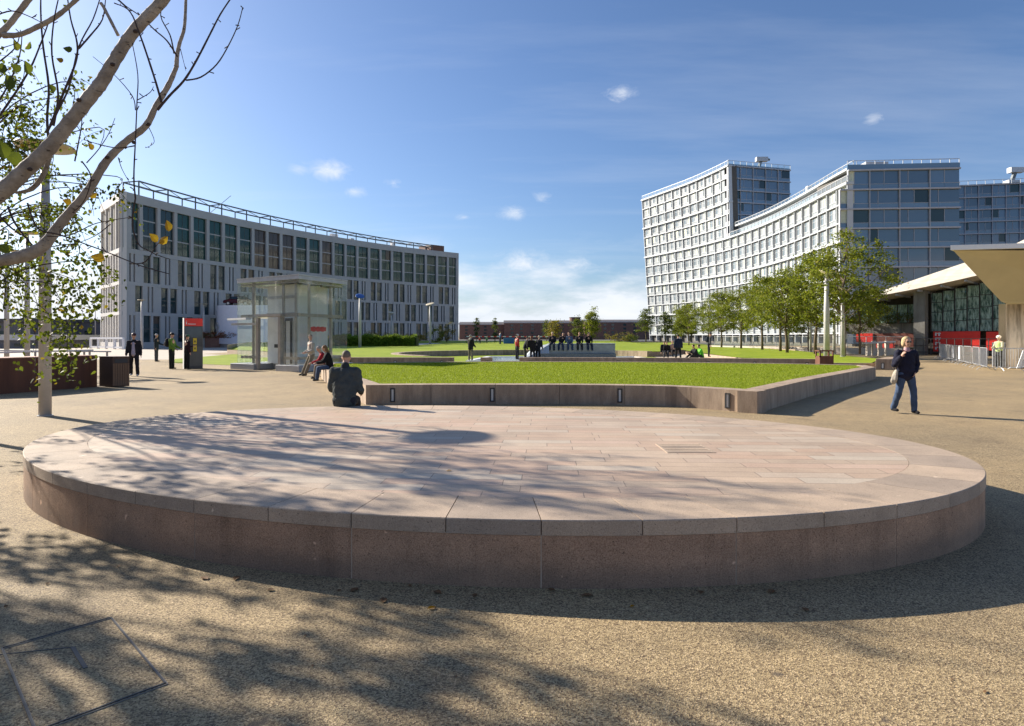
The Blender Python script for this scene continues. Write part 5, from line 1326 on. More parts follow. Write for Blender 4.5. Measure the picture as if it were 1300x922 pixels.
# ---------------------------------------------------------------- birches on the left
def birch(name, label, base, H, ctr, rad, nl, per, leaf, seed, tr=.09, mask=None):
    t = thing(name, label, 'tree', base); r = random.Random(seed); B = Vector(base); C_ = Vector(ctr) - B
    mb = MB(); tp = [Vector((0, 0, 0))]
    for i in range(1, 9): tp.append(Vector((r.uniform(-.08, .08), r.uniform(-.08, .08), 0)) + Vector((C_.x * .5 * i / 8, C_.y * .5 * i / 8, H * i / 8)))
    mb.tube(tp, [tr * (1 - .85 * i / 8) for i in range(9)], MT['bark'], 9); mb.build('trunk', t, smooth=True)
    br = MB(); lp = []
    for k in range(nl):
        while True:
            d = Vector((r.uniform(-1, 1), r.uniform(-1, 1), r.uniform(-1, 1)))
            if .25 < d.length < 1: break
        q = C_ + Vector((d.x * rad[0], d.y * rad[1], d.z * rad[2])); z = min(max(q.z * .8, .9), H * .92); i = int(z / H * 8); s_ = tp[min(i, 8)]
        m_ = s_.lerp(q, .55) + Vector((0, 0, .35)); tip = q + Vector((0, 0, -r.uniform(.1, .6)))
        cv = spline([s_, m_, q, tip], 4); n = len(cv); br.tube(cv, [.013 * (1 - .85 * i / n) + .002 for i in range(n)], MT['twig'], 5, cap=False)
        for j in range(3):
            a = cv[r.randint(n // 2, n - 1)]; e2 = a + Vector((r.uniform(-.5, .5), r.uniform(-.5, .5), -r.uniform(.1, .8))); cv2 = spline([a, a.lerp(e2, .5) + Vector((0, 0, .08)), e2], 4)
            br.tube(cv2, [.0035] * len(cv2), MT['twig'], 4, cap=False)
            for _ in range(per): b = cv2[r.randint(0, len(cv2) - 1)]; lp.append((b.x + r.gauss(0, .07), b.y + r.gauss(0, .07), b.z + r.gauss(0, .08)))
    br.build('branches', t); lp = np.array(lp)
    if mask is not None: lp = lp[mask(lp + np.array(base))]
    ladd6('crown', lp, leaf, MT['leafb'], t); return t
birch('birch_tree', 'thin-leaved birch behind the left edge, its drooping sprays hanging over the lamp post', (-10.6, 11.2, 0), 7.2, (-9.0, 10.9, 4.4), (2.0, 1.7, 2.4), 74, 25, .07, 5)
birch('birch_tree', 'birch outside the left edge whose crown shades the near gravel and seat', (-9.6, 7.9, 0), 7.0, (-9.5, 7.3, 4.6), (2.3, 1.7, 2.3), 80, 30, .09, 6)
# low drooping sprays in front of the lamp
sp_ = thing('drooping_branches', 'low leafy branches drooping beside the lamp post down to the planter wall', 'branches', (-8.9, 11.4, 3)); mb = MB(); lp = []; r = random.Random(12)
for (x0, y0, x1, y1, dens) in ((-20, 270, 90, 330, 70), (-30, 330, 120, 380, 120), (40, 340, 128, 392, 60), (20, 350, 50, 420, 60), (60, 350, 85, 470, 190), (40, 380, 62, 450, 110), (30, 400, 44, 475, 50), (-30, 300, 30, 390, 70), (70, 400, 98, 455, 40), (50, 260, 110, 310, 30), (75, 350, 105, 400, 90)):
    Yd = r.uniform(10.6, 12.0); a, b = P(x0, y0, Yd), P(x1, y1, Yd + r.uniform(-.5, .5)); m_ = a.lerp(b, .5) + Vector((r.uniform(-.05, .05), .2, .15)); cv = spline([a, m_, b], 6)
    mb.tube(cv, [.008 * (1 - .7 * i / len(cv)) for i in range(len(cv))], MT['twig'], 5)
    for _ in range(int(dens * 1.05)):
        q = cv[min(len(cv) - 1, int(r.random() ** .7 * len(cv)))]; lp.append((q.x + r.gauss(0, .15), q.y + r.gauss(0, .15), q.z + r.gauss(0, .16) - .05))
wb(mb, 'twigs', sp_); ladd6('leaves', np.array(lp) - np.array(sp_.location), .082, MT['leafb'], sp_, .8)

# near tree: big bare limbs across the top left
nt_ = thing('near_tree', 'near pale-barked tree reaching bare crooked limbs over the top left corner', 'tree', (-5.6, 4.6, 0))
def limb(pts, ws, Y, name=None, mat='bark', n=10, k=6):
    """pts in photo pixels, ws widths in pixels, Y distance (number or list)"""
    Ys = Y if isinstance(Y, (list, tuple)) else [Y] * len(pts)
    q = spline([P(x, y, yy) for (x, y), yy in zip(pts, Ys)], k); m = len(q)
    rr = [np.interp(i / (m - 1) * (len(ws) - 1), range(len(ws)), ws) * np.interp(i / (m - 1) * (len(ws) - 1), range(len(ws)), Ys) / F / 2 for i in range(m)]
    rr = [x * (1 + .05 * math.sin(i * 2.3)) for i, x in enumerate(rr)]
    return q, rr, MT[mat], n
def lb_(mb, *a, **k): q, r_, m_, n_ = limb(*a, **k); mb.tube(q, r_, m_, n_)
mb = MB()
base = Vector((-5.6, 4.6, 0))
mb.tube(spline([base, base + Vector((.05, 0, 1.2)), base + Vector((.12, -.05, 2.2)), base + Vector((0, .1, 4.0)), base + Vector((-.1, .2, 6.2))], 6), [.17 - .1 * i / 24 for i in range(25)], MT['bark'], 14)
wb(mb, 'trunk', nt_, smooth=True)
mb = MB()
lb_(mb, [(-450, 350), (-160, 300), (-40, 265), (0, 245), (30, 218), (58, 192), (88, 156), (115, 122), (128, 106), (146, 76), (170, 40), (205, 2), (240, -50), (262, -110), (270, -190), (262, -290)], [32, 28, 23, 20, 18.5, 17.5, 16.5, 16, 15.5, 14.5, 14, 13.5, 12, 10, 7, 3], 4.0, n=14)
wb(mb, 'limb', nt_, smooth=True)
mb = MB()
lb_(mb, [(-400, 352), (-160, 345), (-30, 336), (0, 331), (30, 325), (55, 312), (80, 280), (110, 245), (135, 205), (160, 180), (185, 160), (198, 135), (214, 108), (224, 85)], [28, 24, 18, 14, 17, 14, 11.5, 10.5, 9.5, 8.5, 8, 7, 6.5, 5], 4.4, n=12)
wb(mb, 'limb', nt_, smooth=True)
mb = MB()
lb_(mb, [(4, 45), (25, 44), (48, 34), (70, 22), (90, 6), (110, -12)], [8, 6, 6, 6, 5, 5], 4.2, n=8)
wb(mb, 'limb', nt_, smooth=True); mb = MB()
lb_(mb, [(-60, 100), (-20, 60), (8, 35), (25, 14), (42, -8)], [10, 9, 7, 7, 7], 4.2, n=8)
wb(mb, 'limb', nt_, smooth=True); mb = MB()
lb_(mb, [(128, 4), (133, 12), (150, 45)], [4, 4, 4], 4.0, n=8)
wb(mb, 'limb', nt_, smooth=True); mb = MB()
lb_(mb, [(224, 85), (225, 70), (228, 55), (234, 35), (236, 0), (237, -15)], [6, 5, 4.5, 4, 3.5, 3], 4.4, n=8)
wb(mb, 'limb', nt_, smooth=True); mb = MB()
lb_(mb, [(20, 245), (40, 240), (55, 222), (65, 195)], [3, 6, 6, 4], 4.1, n=8)
wb(mb, 'limb', nt_, smooth=True)
tw = MB(); T_ = 'twig'
tws = [([(205, 130), (198, 105), (185, 65), (176, 40), (165, 15), (140, -8)], 3), ([(200, 140), (215, 122), (234, 102), (250, 76), (266, 45), (280, 18), (296, -6)], 3.6), ([(236, 102), (255, 98), (275, 82), (290, 58), (302, 32), (308, 10)], 2.2),
       ([(172, 252), (170, 225), (172, 178), (174, 130), (175, 95), (168, 55)], 2.2), ([(172, 140), (168, 122), (145, 95), (118, 72)], 1.4), ([(175, 127), (190, 118), (195, 110)], 1.4), ([(172, 252), (168, 285), (176, 310), (188, 318), (200, 324), (215, 329)], 2),
       ([(225, 72), (212, 52), (196, 38), (180, 22), (160, 8), (145, -6)], 2.2), ([(221, 68), (216, 45), (204, 20), (210, -5)], 2), ([(229, 62), (236, 90)], 1), ([(172, 185), (150, 188), (128, 184), (108, 178)], 1.8), ([(110, 207), (125, 190), (138, 170), (146, 150)], 1.5), ([(150, 200), (155, 215), (165, 233)], 1.2),
       ([(35, 258), (48, 290), (75, 298), (100, 307), (135, 320), (180, 338), (215, 348)], 2.4), ([(165, 335), (185, 332), (200, 310), (215, 300)], 1.6), ([(60, 300), (90, 298), (118, 285), (140, 280), (165, 276)], 1.8),
       ([(62, 178), (60, 150), (62, 110), (55, 60), (52, 20), (52, -10)], 3.6), ([(64, 160), (80, 120), (96, 80), (98, 55), (90, 25), (85, -8)], 3.4), ([(60, 168), (74, 140), (88, 110), (100, 60), (118, 25), (128, -5)], 2.8), ([(100, 62), (115, 45), (130, 25), (134, 0)], 2.6), ([(68, 160), (74, 120), (66, 70), (68, 30), (75, -5)], 3),
       ([(-10, 160), (15, 125), (38, 88), (52, 55), (62, 28)], 3.2), ([(-8, 140), (12, 105), (25, 70), (28, 45)], 2.4), ([(0, 78), (20, 60), (26, 38)], 2), ([(60, 175), (66, 190)], 3), ([(30, 150), (52, 140), (60, 128)], 1.2), ([(0, 62), (22, 55)], 1.5), ([(-6, 20), (15, 14), (35, 20), (55, 30)], 2),
       ([(10, 262), (20, 285), (40, 310), (52, 322)], 3), ([(-5, 270), (15, 290), (30, 300)], 3), ([(140, 285), (120, 300), (90, 312)], 1.4), ([(145, 4), (162, 12), (173, 30)], 1.6), ([(95, 205), (100, 180), (104, 155), (102, 140)], 2), ([(104, 205), (115, 222), (113, 240), (105, 258), (92, 270)], 1.8), ([(188, 160), (196, 180), (185, 188)], 1)]
r = random.Random(4)
for pts, w in tws:
    Yt = r.uniform(3.7, 4.6); m = len(pts); lb_(tw, pts, [w * (1 - .55 * i / (m - 1)) for i in range(m)], Yt, mat='twig', n=5, k=4)
    q = spline([P(x, y, Yt) for x, y in pts], 4)
    for _ in range(len(q) // 3):      # buds and spurs
        a = r.choice(q[2:]); e2 = a + Vector((r.uniform(-.03, .03), 0, r.uniform(-.02, .035))); tw.tube([a, e2], [.0025, .0035], MT['twig'], 4)
wb(tw, 'twigs', nt_)
for x, y in ((100, 127), (143, 82), (88, 158), (172, 40), (136, 200), (38, 215), (188, 158), (170, 181)): kn = MB(); kn.ell(P(x, y, 3.955 if y != 200 and y != 158 and y != 181 else 4.37), (.016, .014, .012), MT['twig'], n=8, m=6); wb(kn, 'bark_knot', nt_, smooth=True)
def big_leaf(mb, x, y, Y, s, ang, mat):
    c = P(x, y, Y); ca, sa = math.cos(ang), math.sin(ang); s = s * Y / F
    out = [(0, -.6), (.3, -.35), (.42, 0), (.25, .35), (0, .65), (-.25, .35), (-.42, 0), (-.3, -.35)]
    vs = [c + Vector(((u * ca - v * sa) * s, abs(u) * s * .5, (u * sa + v * ca) * s)) for u, v in out] + [c + Vector((0, -.05 * s, 0))]
    mb.add(vs, [(i, (i + 1) % 8, 8) for i in range(8)], mat)
lf = MB()
for x, y, s, a, m_ in ((124, 327, 15, 1.4, 'leafgold'), (195, 302, 12, .8, 'leafgold'), (207, 305, 12, -.9, 'leafgold'), (213, 287, 12, .2, 'leafgold'), (3, 190, 20, .3, 'leafb'), (16, 200, 22, 1.1, 'leafb'), (20, 58, 12, .4, 'leafb'), (35, 58, 10, -.6, 'leafb'), (34, 86, 15, .3, 'leafb'), (20, 86, 13, 1.0, 'leafb'), (10, 105, 18, .2, 'leafb'), (86, 62, 10, 1.4, 'leafb'), (76, 76, 8, 1.2, 'leafb'), (3, 315, 15, 1.3, 'leafb'), (85, 256, 10, 1.2, 'leafgold'), (115, 186, 9, .6, 'leafgold'), (118, 248, 9, -1, 'leafgold'), (66, 112, 10, .6, 'leafb'), (1, 86, 14, .8, 'leafb'), (8, 28, 10, 1.0, 'leafb'), (3, 245, 14, .5, 'leafgold'), (83, 8, 6, 1, 'leafb')):
    big_leaf(lf, x, y, r.uniform(3.7, 4.5), s, a, MT[m_])
wb(lf, 'leaves', nt_)
# fallen leaves
n_ = 260; lx = RNG.uniform(-7, 7.5, n_); ly = RNG.uniform(2.3, 6.5, n_) ; kk = []
for x_, y_ in zip(lx, ly):
    q_ = Vector((x_, y_)) - EC; cr_, sr_ = math.cos(-ER), math.sin(-ER); a_, b2_ = (q_.x * cr_ - q_.y * sr_) / (EA + .03), (q_.x * sr_ + q_.y * cr_) / (EB + .03)
    if a_ * a_ + b2_ * b2_ > 1: kk.append((x_, y_, .006))
lt_ = leaf6(np.array(kk), .022); cz_ = np.zeros(len(lt_.vertices) * 3, np.float32); lt_.vertices.foreach_get('co', cz_); cz_ = cz_.reshape(-1, 3); cz_[:, 2] = .004 + np.abs(cz_[:, 2] - .006) * .35; lt_.vertices.foreach_set('co', cz_.ravel())
lt_.name = 'leaf_litter'; lt_.materials.append(MT['leafbr']); o = bpy.data.objects.new('leaf_litter', lt_); COL.objects.link(o); tag(o, 'tiny brown leaf scraps strewn over the near gravel', 'leaf litter', kind='stuff')
G_L = 'dead leaves scattered on the gravel'
flv = []
for i, (x, y) in enumerate(((8, 771), (343, 750), (450, 750), (520, 745), (548, 773), (487, 763), (430, 751), (603, 757), (260, 735), (803, 771), (1022, 775), (745, 757), (620, 740), (700, 750), (980, 752), (150, 720), (1180, 700), (300, 735), (60, 742), (890, 753), (555, 553 + 200))):
    p = g(x, y); s = .020 + .010 * ((i * 7) % 3)
    flv.append((p, s))
for i, (p, s) in enumerate(flv):
    o = MB(); a = i * 1.3; ca, sa = math.cos(a), math.sin(a)
    out = [(0, -1), (.5, -.4), (.55, .2), (0, 1), (-.55, .2), (-.5, -.4)]
    o.add([((u * ca - v * sa) * s, (u * sa + v * ca) * s, .006 + .012 * abs(u)) for u, v in out] + [(0, 0, .004)], [(k, (k + 1) % 6, 6) for k in range(6)], MT['leafgold'] if i in (4, 9) else MT['leafbr'])
    q = o.build('fallen_leaf'); q.location = p; tag(q, 'small dead leaf lying on the shaded gravel in front of the stone seat' if i not in (4, 9) else ['yellow fallen leaf on the gravel, left of centre', 'yellow fallen leaf on the gravel, right of centre'][i == 9], 'leaf', G_L)
p = g(598, 598, .45); o = MB(); o.add([(-.03, 0, .003), (0, -.02, .01), (.03, .005, .004), (0, .02, .008)], [(0, 1, 2, 3)], MT['leafgold']); q = o.build('fallen_leaf'); q.location = (p.x - .2, p.y, .45); tag(q, 'tiny yellow leaf lying on the slab top of the stone seat', 'leaf', G_L)
# ================================================================ PEOPLE
def remesh(mb, name, vox, parent, mat, smooth=2):
    me = mb.mesh(name); o = bpy.data.objects.new('tmp', me); COL.objects.link(o)
    m = o.modifiers.new('r', 'REMESH'); m.mode = 'VOXEL'; m.voxel_size = vox; m.use_smooth_shade = True
    if smooth: s_ = o.modifiers.new('s', 'SMOOTH'); s_.factor = .5; s_.iterations = smooth
    dg = bpy.context.evaluated_depsgraph_get(); m2 = bpy.data.meshes.new_from_object(o.evaluated_get(dg)); m2.name = name
    bpy.data.objects.remove(o); bpy.data.meshes.remove(me)
    m2.materials.clear(); m2.materials.append(mat)
    if name in ('jacket', 'trousers') and vox < .032:
        nv = len(m2.vertices); co_ = np.zeros(nv * 3, np.float32); m2.vertices.foreach_get('co', co_); no_ = np.zeros(nv * 3, np.float32); m2.vertices.foreach_get('normal', no_)
        co_ = co_.reshape(-1, 3); no_ = no_.reshape(-1, 3); amp = .012 if name == 'jacket' else .009
        dd = np.array([mnoise.noise(Vector((c[0] * 9 + 3, c[1] * 9, c[2] * (14 if name == 'jacket' else 9) + c[0] * 12))) + .5 * mnoise.noise(Vector(c) * 26) for c in co_]); co_ += no_ * (dd * amp)[:, None]; m2.vertices.foreach_set('co', co_.ravel())
    m2.polygons.foreach_set('use_smooth', [True] * len(m2.polygons))
    q = bpy.data.objects.new(name, m2); COL.objects.link(q); q.parent = parent; return q
def person(label, loc, rz, H=1.75, hip=(0, 0, .93), tor=(0, 0, 1), head=(0, -.1, 1), face=(0, -1, 0), aL=((.18, 0, -1), (.08, -.15, -1)), aR=((-.18, 0, -1), (-.08, -.15, -1)),
           lL=((.06, 0, -1), (.03, 0, -1)), lR=((-.06, 0, -1), (-.03, 0, -1)), ft=(0, -1, 0), top=(.03, .03, .035), bot=(.03, .03, .04), shoe=(.02, .02, .02), hair=(.10, .07, .05), hairstyle='short',
           bulk=1.0, vox=.022, cap=None, coat=0.0, extras=None, detail=False, group=None, fat=1.0):
    t = thing('person', label, 'person', loc, rz, group); k = H / 1.75
    V = Vector; u = lambda v: V(v).normalized()
    hp = V(hip)
    if hip[2] > .8: hp.z = .088 + max((-(u(l[0]).z) * .43 - u(l[1]).z * .41) for l in (lL, lR))
    td = u(tor); sh_c = hp + td * .50; nb = hp + td * .55; hd_ = u(head); hc = nb + hd_ * .19; fc = u(face); fc = (fc - hd_ * fc.dot(hd_)).normalized(); lat = td.cross(V((0, -1, 0)))
    lat = V((1, 0, 0)); sd = hd_.cross(fc); sd = -sd if sd.x < 0 else sd
    J = {}
    for s, a, l, nm in ((1, aL, lL, 'L'), (-1, aR, lR, 'R')):
        S = sh_c - td * .015 + lat * s * .175 * (.6 + .4 * bulk); E_ = S + u(a[0]) * .29; W = E_ + u(a[1]) * .25
        Hh = hp + lat * s * .09; K = Hh + u(l[0]) * .43; A = K + u(l[1]) * .41
        J[nm] = (S, E_, W, Hh, K, A, u(a[1]))
    sk = MB(); cl = MB(); tr = MB(); so = MB()
    b = bulk
    # body: one continuous figure
    sk.cap(hp, .10, hp + td * .42, .12, sx=1.25, side=lat); sk.cap(sh_c - lat * .13, .06, sh_c + lat * .13, .06); sk.cap(nb - td * .04, .055, nb + hd_ * .10, .052)
    R3 = Matrix((sd, fc, hd_)).transposed()
    sk.ell(hc + hd_ * .015, (.072, .092, .098), rot=R3); sk.ell(hc - hd_ * .045 + fc * .018, (.056, .068, .068), rot=R3)
    sk.ell(hc - hd_ * .02 + fc * .092, (.012, .018, .022), rot=R3, n=8, m=6)
    sk.cap(hc - hd_ * .098 + fc * .058, .02, hc - hd_ * .098 + fc * .06, .02)
    for s in (1, -1): sk.ell(hc + sd * s * .074 - hd_ * .01, (.012, .02, .03), rot=R3, n=8, m=6)
    for nm, s in (('L', 1), ('R', -1)):
        S, E_, W, Hh, K, A, d = J[nm]
        sk.cap(S, .048, E_, .038); sk.cap(E_, .037, W, .027)
        # hand: palm, four curled fingers and a thumb
        pc = W + d * .07; n0 = (lat * -s); fl = d.cross(n0).normalized(); acr = fl
        sk.cap(W + d * .01, .026, W + d * .085, .03, sx=.62 if not detail else .55, side=n0)
        for q in range(4):
            off = acr * (q - 1.5) * .019; L_ = (.062, .075, .07, .055)[q]
            f0 = W + d * .09 + off; f1 = f0 + (d + n0 * .25).normalized() * L_ * .55; f2 = f1 + (d + n0 * .9).normalized() * L_ * .5
            sk.cap(f0, .0095, f1, .0088, n=8); sk.cap(f1, .0088, f2, .0075, n=8)
        th = W + d * .035 - acr * .028; sk.cap(th, .012, th + (d * .8 + n0 * .5 - acr * .5).normalized() * .055, .009, n=8)
        sk.cap(Hh, .075, K, .052); sk.cap(K, .05, A, .036)
        f = u(ft); sk.cap(A + V((0, 0, -.03)) - f * .02, .035, A + V((0, 0, -.045)) + f * .12, .026)
        # clothes
        cl.cap(S, .068 * b, E_, .056 * b); cl.cap(E_, .055 * b, W - d * .015, .043 * b)
        tr.cap(Hh, .098 * fat, K, .074); tr.cap(K, .074, A + V((0, 0, .01)), .066)
        so.cap(A + V((0, 0, -.028)) - f * .03, .044, A + V((0, 0, -.04)) + f * .13, .036, sx=1.05)
    cl.cap(hp + td * (.12 - coat), .122 * b, hp + td * .26, .118 * b, sx=1.32, side=lat); cl.cap(hp + td * .26, .118 * b, hp + td * .44, .10 * b, sx=1.5, side=lat)
    cl.cap(sh_c - lat * .12 * b - td * .03, .078 * b, sh_c + lat * .12 * b - td * .03, .078 * b); cl.cap(nb - td * .07 - lat * .07, .05 * b, nb - td * .07 + lat * .07, .05 * b); cl.cap(nb - td * .03, .075, nb + hd_ * .025, .06)
    cl.cap(hp - lat * .07 + td * (.01 - coat), .104 * b, hp + lat * .07 + td * (.01 - coat), .104 * b)
    tr.cap(hp + V((0, 0, -.02)), .105 * fat, hp + td * .10, .112 * fat, sx=1.35, side=lat)
    for m_ in (sk, cl, tr, so): m_.v = [(x * k, y * k, z * k) for x, y, z in m_.v]
    # clip soles on the ground
    hv = .011 if detail else (vox if vox < .02 else .02)
    bd = remesh(sk, 'body', hv, t, MT['skin'])
    remesh(cl, 'jacket', vox, t, fabric(top)); remesh(tr, 'trousers', vox, t, fabric(bot))
    A = so; o = remesh(so, 'shoes', vox, t, fabric(shoe, .5))
    # hair
    hm = MB()
    if hairstyle == 'short': hm.ell(hc + hd_ * .035 - fc * .018, (.080, .094, .088), rot=R3); 
    elif hairstyle == 'bob': hm.ell(hc + hd_ * .035 - fc * .022, (.094, .096, .095), rot=R3); hm.ell(hc - hd_ * .03 - fc * .03 + sd * .055, (.045, .06, .085), rot=R3); hm.ell(hc - hd_ * .03 - fc * .03 - sd * .055, (.045, .06, .085), rot=R3)
    elif hairstyle == 'long': hm.ell(hc + hd_ * .03 - fc * .022, (.086, .096, .095), rot=R3); hm.cap(hc - fc * .04, .08, hc - hd_ * .2 - fc * .05, .06, sx=1.1, side=sd)
    elif hairstyle == 'buzz': hm.ell(hc + hd_ * .028 - fc * .012, (.0745, .092, .09), rot=R3)
    if hairstyle != 'none':
        hm.v = [(x * k, y * k, z * k) for x, y, z in hm.v]; h_ = remesh(hm, 'hair', min(hv, .014), t, fabric(hair, .7), 1)
        if hairstyle in ('bob', 'long'):
            for v in h_.data.vertices: v.co += Vector(mnoise.noise_vector(v.co * 28)) * .008 * k
    def pt(v): return V(v) * k
    if cap:
        cm = MB(); cm.ell(pt(hc + hd_ * .05), tuple(x * k for x in (.09, .102, .075)), rot=R3)
        if cap[1] == 'peak': cm.ell(pt(hc + hd_ * .05 + fc * .12), tuple(x * k for x in (.062, .07, .01)), rot=R3)
        if cap[1] == 'helmet': cm.ell(pt(hc + hd_ * .055), tuple(x * k for x in (.13, .15, .012)), rot=R3); cm.ell(pt(hc + hd_ * .06), tuple(x * k for x in (.115, .13, .10)), rot=R3)
        ho = cm.build('helmet' if cap[1] == 'helmet' else 'hat', t, smooth=True); ho.data.materials.clear(); ho.data.materials.append(fabric(cap[0], .5))
    em = MB()
    for s in (1, -1): em.ell(pt(hc + hd_ * .004 + fc * .083 + sd * s * .03), tuple(x * k for x in (.012, .008, .006)), MT['dark'], rot=R3, n=8, m=6)
    em.build('eyes', t)
    mo = MB(); mo.ell(pt(hc - hd_ * .062 + fc * .082), tuple(x * k for x in (.022, .008, .005)), fabric((.32, .11, .09)), rot=R3, n=8, m=6); mo.build('mouth', t)
    ctx = dict(t=t, k=k, J=J, hc=hc, hd=hd_, fc=fc, sd=sd, hp=hp, td=td, sh=sh_c, lat=lat, nb=nb, pt=pt, vox=vox)
    if extras: extras(ctx)
    return t
def backpack(c, col=(.015, .015, .018), s=1):
    m = MB(); p = c['sh'] + Vector((0, .19, -.22)); m.cap(c['pt'](p), .13 * c['k'], c['pt'](p + Vector((0, 0, .2))), .11 * c['k'], sx=1.25); m.cap(c['pt'](p + Vector((0, .1, .0))), .07, c['pt'](p + Vector((0, .1, .08))), .07, sx=1.4)
    remesh(m, 'backpack', .02, c['t'], fabric(col))
def shirt_front(col):
    def f(c):
        m = MB(); a = c['hp'] + c['td'] * .06 + Vector((0, -.05, 0)); b = c['hp'] + c['td'] * .42 + Vector((0, -.035, 0)); a = a + Vector((0, -.035, -.05)); b = b + Vector((0, -.03, 0)); m.cap(c['pt'](a), .115 * c['k'], c['pt'](b), .085 * c['k'], sx=.72); remesh(m, 'shirt', .02, c['t'], fabric(col))
    return f
SIT = dict(lL=((.12, -1, -.06), (.04, -.12, -1)), lR=((-.12, -1, -.06), (-.04, -.12, -1)))
def facing(ax, ay): return math.atan2(ax, -ay)     # rotation so that local -Y points to (ax, ay)
dk = (.022, .022, .026)
# man walking on the left
p = g(170, 478); person('man in a dark cap, open black jacket and white trainers walking past the litter bin', p, facing(.35, -.93), 1.80, hip=(0, 0, .93), aL=((.18, .05, -1), (.10, -.25, -1)), aR=((-.18, -.1, -1), (-.08, -.3, -1)),
    lL=((.10, -.25, -1), (.05, .05, -1)), lR=((-.08, .22, -1), (-.03, .30, -1)), top=dk, bot=(.018, .018, .022), shoe=(.55, .55, .55), bulk=1.14, cap=((.06, .02, .025), 'peak'), extras=shirt_front((.38, .34, .40)), vox=.02, coat=.06)
# person in dark coat
p = g(198.5, 459.5); person('white-haired person in a dark coat standing side on beyond the green-jacketed one', p, facing(.9, .2), 1.84, top=(.03, .035, .04), bot=(.09, .09, .09), hair=(.55, .53, .50), aL=((.1, -.4, -1), (0, -1, -.3)), coat=.10, bulk=1.08, vox=.028)
p = g(218, 469); person('person in green jacket and dark cap carrying a black backpack, by the information sign', p, facing(1, .05), 1.84, top=(.11, .20, .03), bot=(.018, .02, .02), cap=((.02, .02, .025), 'peak'), aL=((.1, -.3, -1), (0, -.9, -.5)), aR=((-.1, -.2, -1), (0, -.8, -.5)), extras=backpack, vox=.025, bulk=1.05)
p = g(237.5, 469.5); person('person in green knitted hat and dark clothes reading the information sign', p, facing(.6, .8), 1.74, top=(.03, .012, .018), bot=(.012, .012, .014), cap=((.05, .16, .09), 'beanie'), aL=((.2, -.5, -1), (-.3, -1, .1)), lL=((.12, 0, -1), (.08, 0, -1)), vox=.025)
# foreground seated man seen from behind
p = g(435, 516.5, .45)
def collar(c):
    m = MB(); q = c['nb']; m.cap(c['pt'](q + Vector((-.0, 0, -.01))), .082, c['pt'](q + Vector((0, 0, .035))), .072, sx=1.05); remesh(m, 'collar', .014, c['t'], fabric((.030, .038, .040)))
    m = MB(); m.cap(c['pt'](c['hp'] + Vector((0, .01, -.045))), .13, c['pt'](c['hp'] + Vector((0, .01, .02))), .15, sx=1.25); remesh(m, 'jacket_hem', .016, c['t'], fabric((.058, .068, .068)))
person('grey-haired man in dark jacket sitting on the far rim of the oval stone seat', (p.x, p.y + .10, 0), facing(0.05, 1), 1.80, hip=(0, 0, .55 / 1.03), tor=(0, -.10, 1), head=(0, -.35, 1), face=(0, -1, -.35),
       aL=((.16, -.10, -1), (-.15, -.95, -.35)), aR=((-.16, -.10, -1), (.15, -.95, -.35)), lL=((-.02, -1, -.06), (.02, -.12, -1)), lR=((.02, -1, -.06), (-.02, -.12, -1)), top=(.058, .068, .068), bot=(.03, .03, .035), hair=(.17, .135, .105), hairstyle='buzz', bulk=1.26, fat=1.2, vox=.016, coat=.02, extras=collar, detail=True)
# three on the wall
p = Vector((-6.95, 23.1, 0)); d = facing(-.86, -.32)
person('woman in a black coat and jeans sitting on the lawn wall, nearest of the three', p + Vector((.28, 0, 0)), d, 1.70, hip=(0, 0, .56), tor=(0, -.22, 1), head=(0, -.5, 1), face=(0, -1, -.4), aL=((.2, -.5, -1), (-.2, -.9, -.2)), aR=((-.2, -.5, -1), (.2, -.9, -.2)), **SIT, top=(.012, .012, .014), bot=(.06, .09, .15), hair=(.20, .11, .05), hairstyle='long', bulk=1.25, vox=.022)
p = Vector((-7.40, 24.3, 0)); person('hunched person in a red jacket and tan trousers sitting on the lawn wall', p + Vector((.28, 0, 0)), facing(-.9, -.3), 1.70, hip=(0, 0, .56), tor=(0, -.45, 1), head=(0, -.6, 1), face=(0, -1, -.5), aL=((.2, -.6, -1), (-.2, -.9, -.3)), aR=((-.2, -.6, -1), (.2, -.9, -.3)), **SIT, top=(.32, .015, .025), bot=(.22, .17, .12), hair=(.34, .30, .26), vox=.022, bulk=1.1)
p = Vector((-8.65, 26.9, 0)); person('man in an off-white jacket perched upright on the lawn wall, farthest of the three', p + Vector((.1, 0, 0)), facing(-.4, -.35), 1.80, hip=(0, 0, .84), tor=(0, -.06, 1), face=(.8, -.3, 0), aL=((.1, .0, -1), (-.3, -.9, -.3)), aR=((-.1, .0, -1), (.3, -.9, -.3)), lL=((.1, -.45, -1), (.05, -.42, -1)), lR=((-.1, -.45, -1), (-.05, -.42, -1)), top=(.42, .38, .33), bot=(.20, .17, .12), hair=(.07, .05, .03), vox=.022, bulk=1.1)
# man on the grass
p = g(597.5, 460, 0); p = Vector(((597.5 - 650) * 41.3 / F, 41.3, .01)); person('man in black jacket with pale hood and khaki trousers standing alone before the pool', p, facing(.6, .8), 1.76, top=(.02, .022, .02), bot=(.16, .14, .10), hair=(.30, .28, .24), aL=((.05, -.2, -1), (-.1, -.8, -.5)), aR=((-.05, -.2, -1), (.1, -.8, -.5)), vox=.03, bulk=1.2, coat=.05,
    extras=lambda c: remesh((lambda m: (m.cap(c['pt'](c['nb'] + Vector((0, .06, -.02))), .07, c['pt'](c['nb'] + Vector((0, .05, .02))), .08, sx=1.4), m)[1])(MB()), 'hood', .02, c['t'], fabric((.40, .38, .32))))
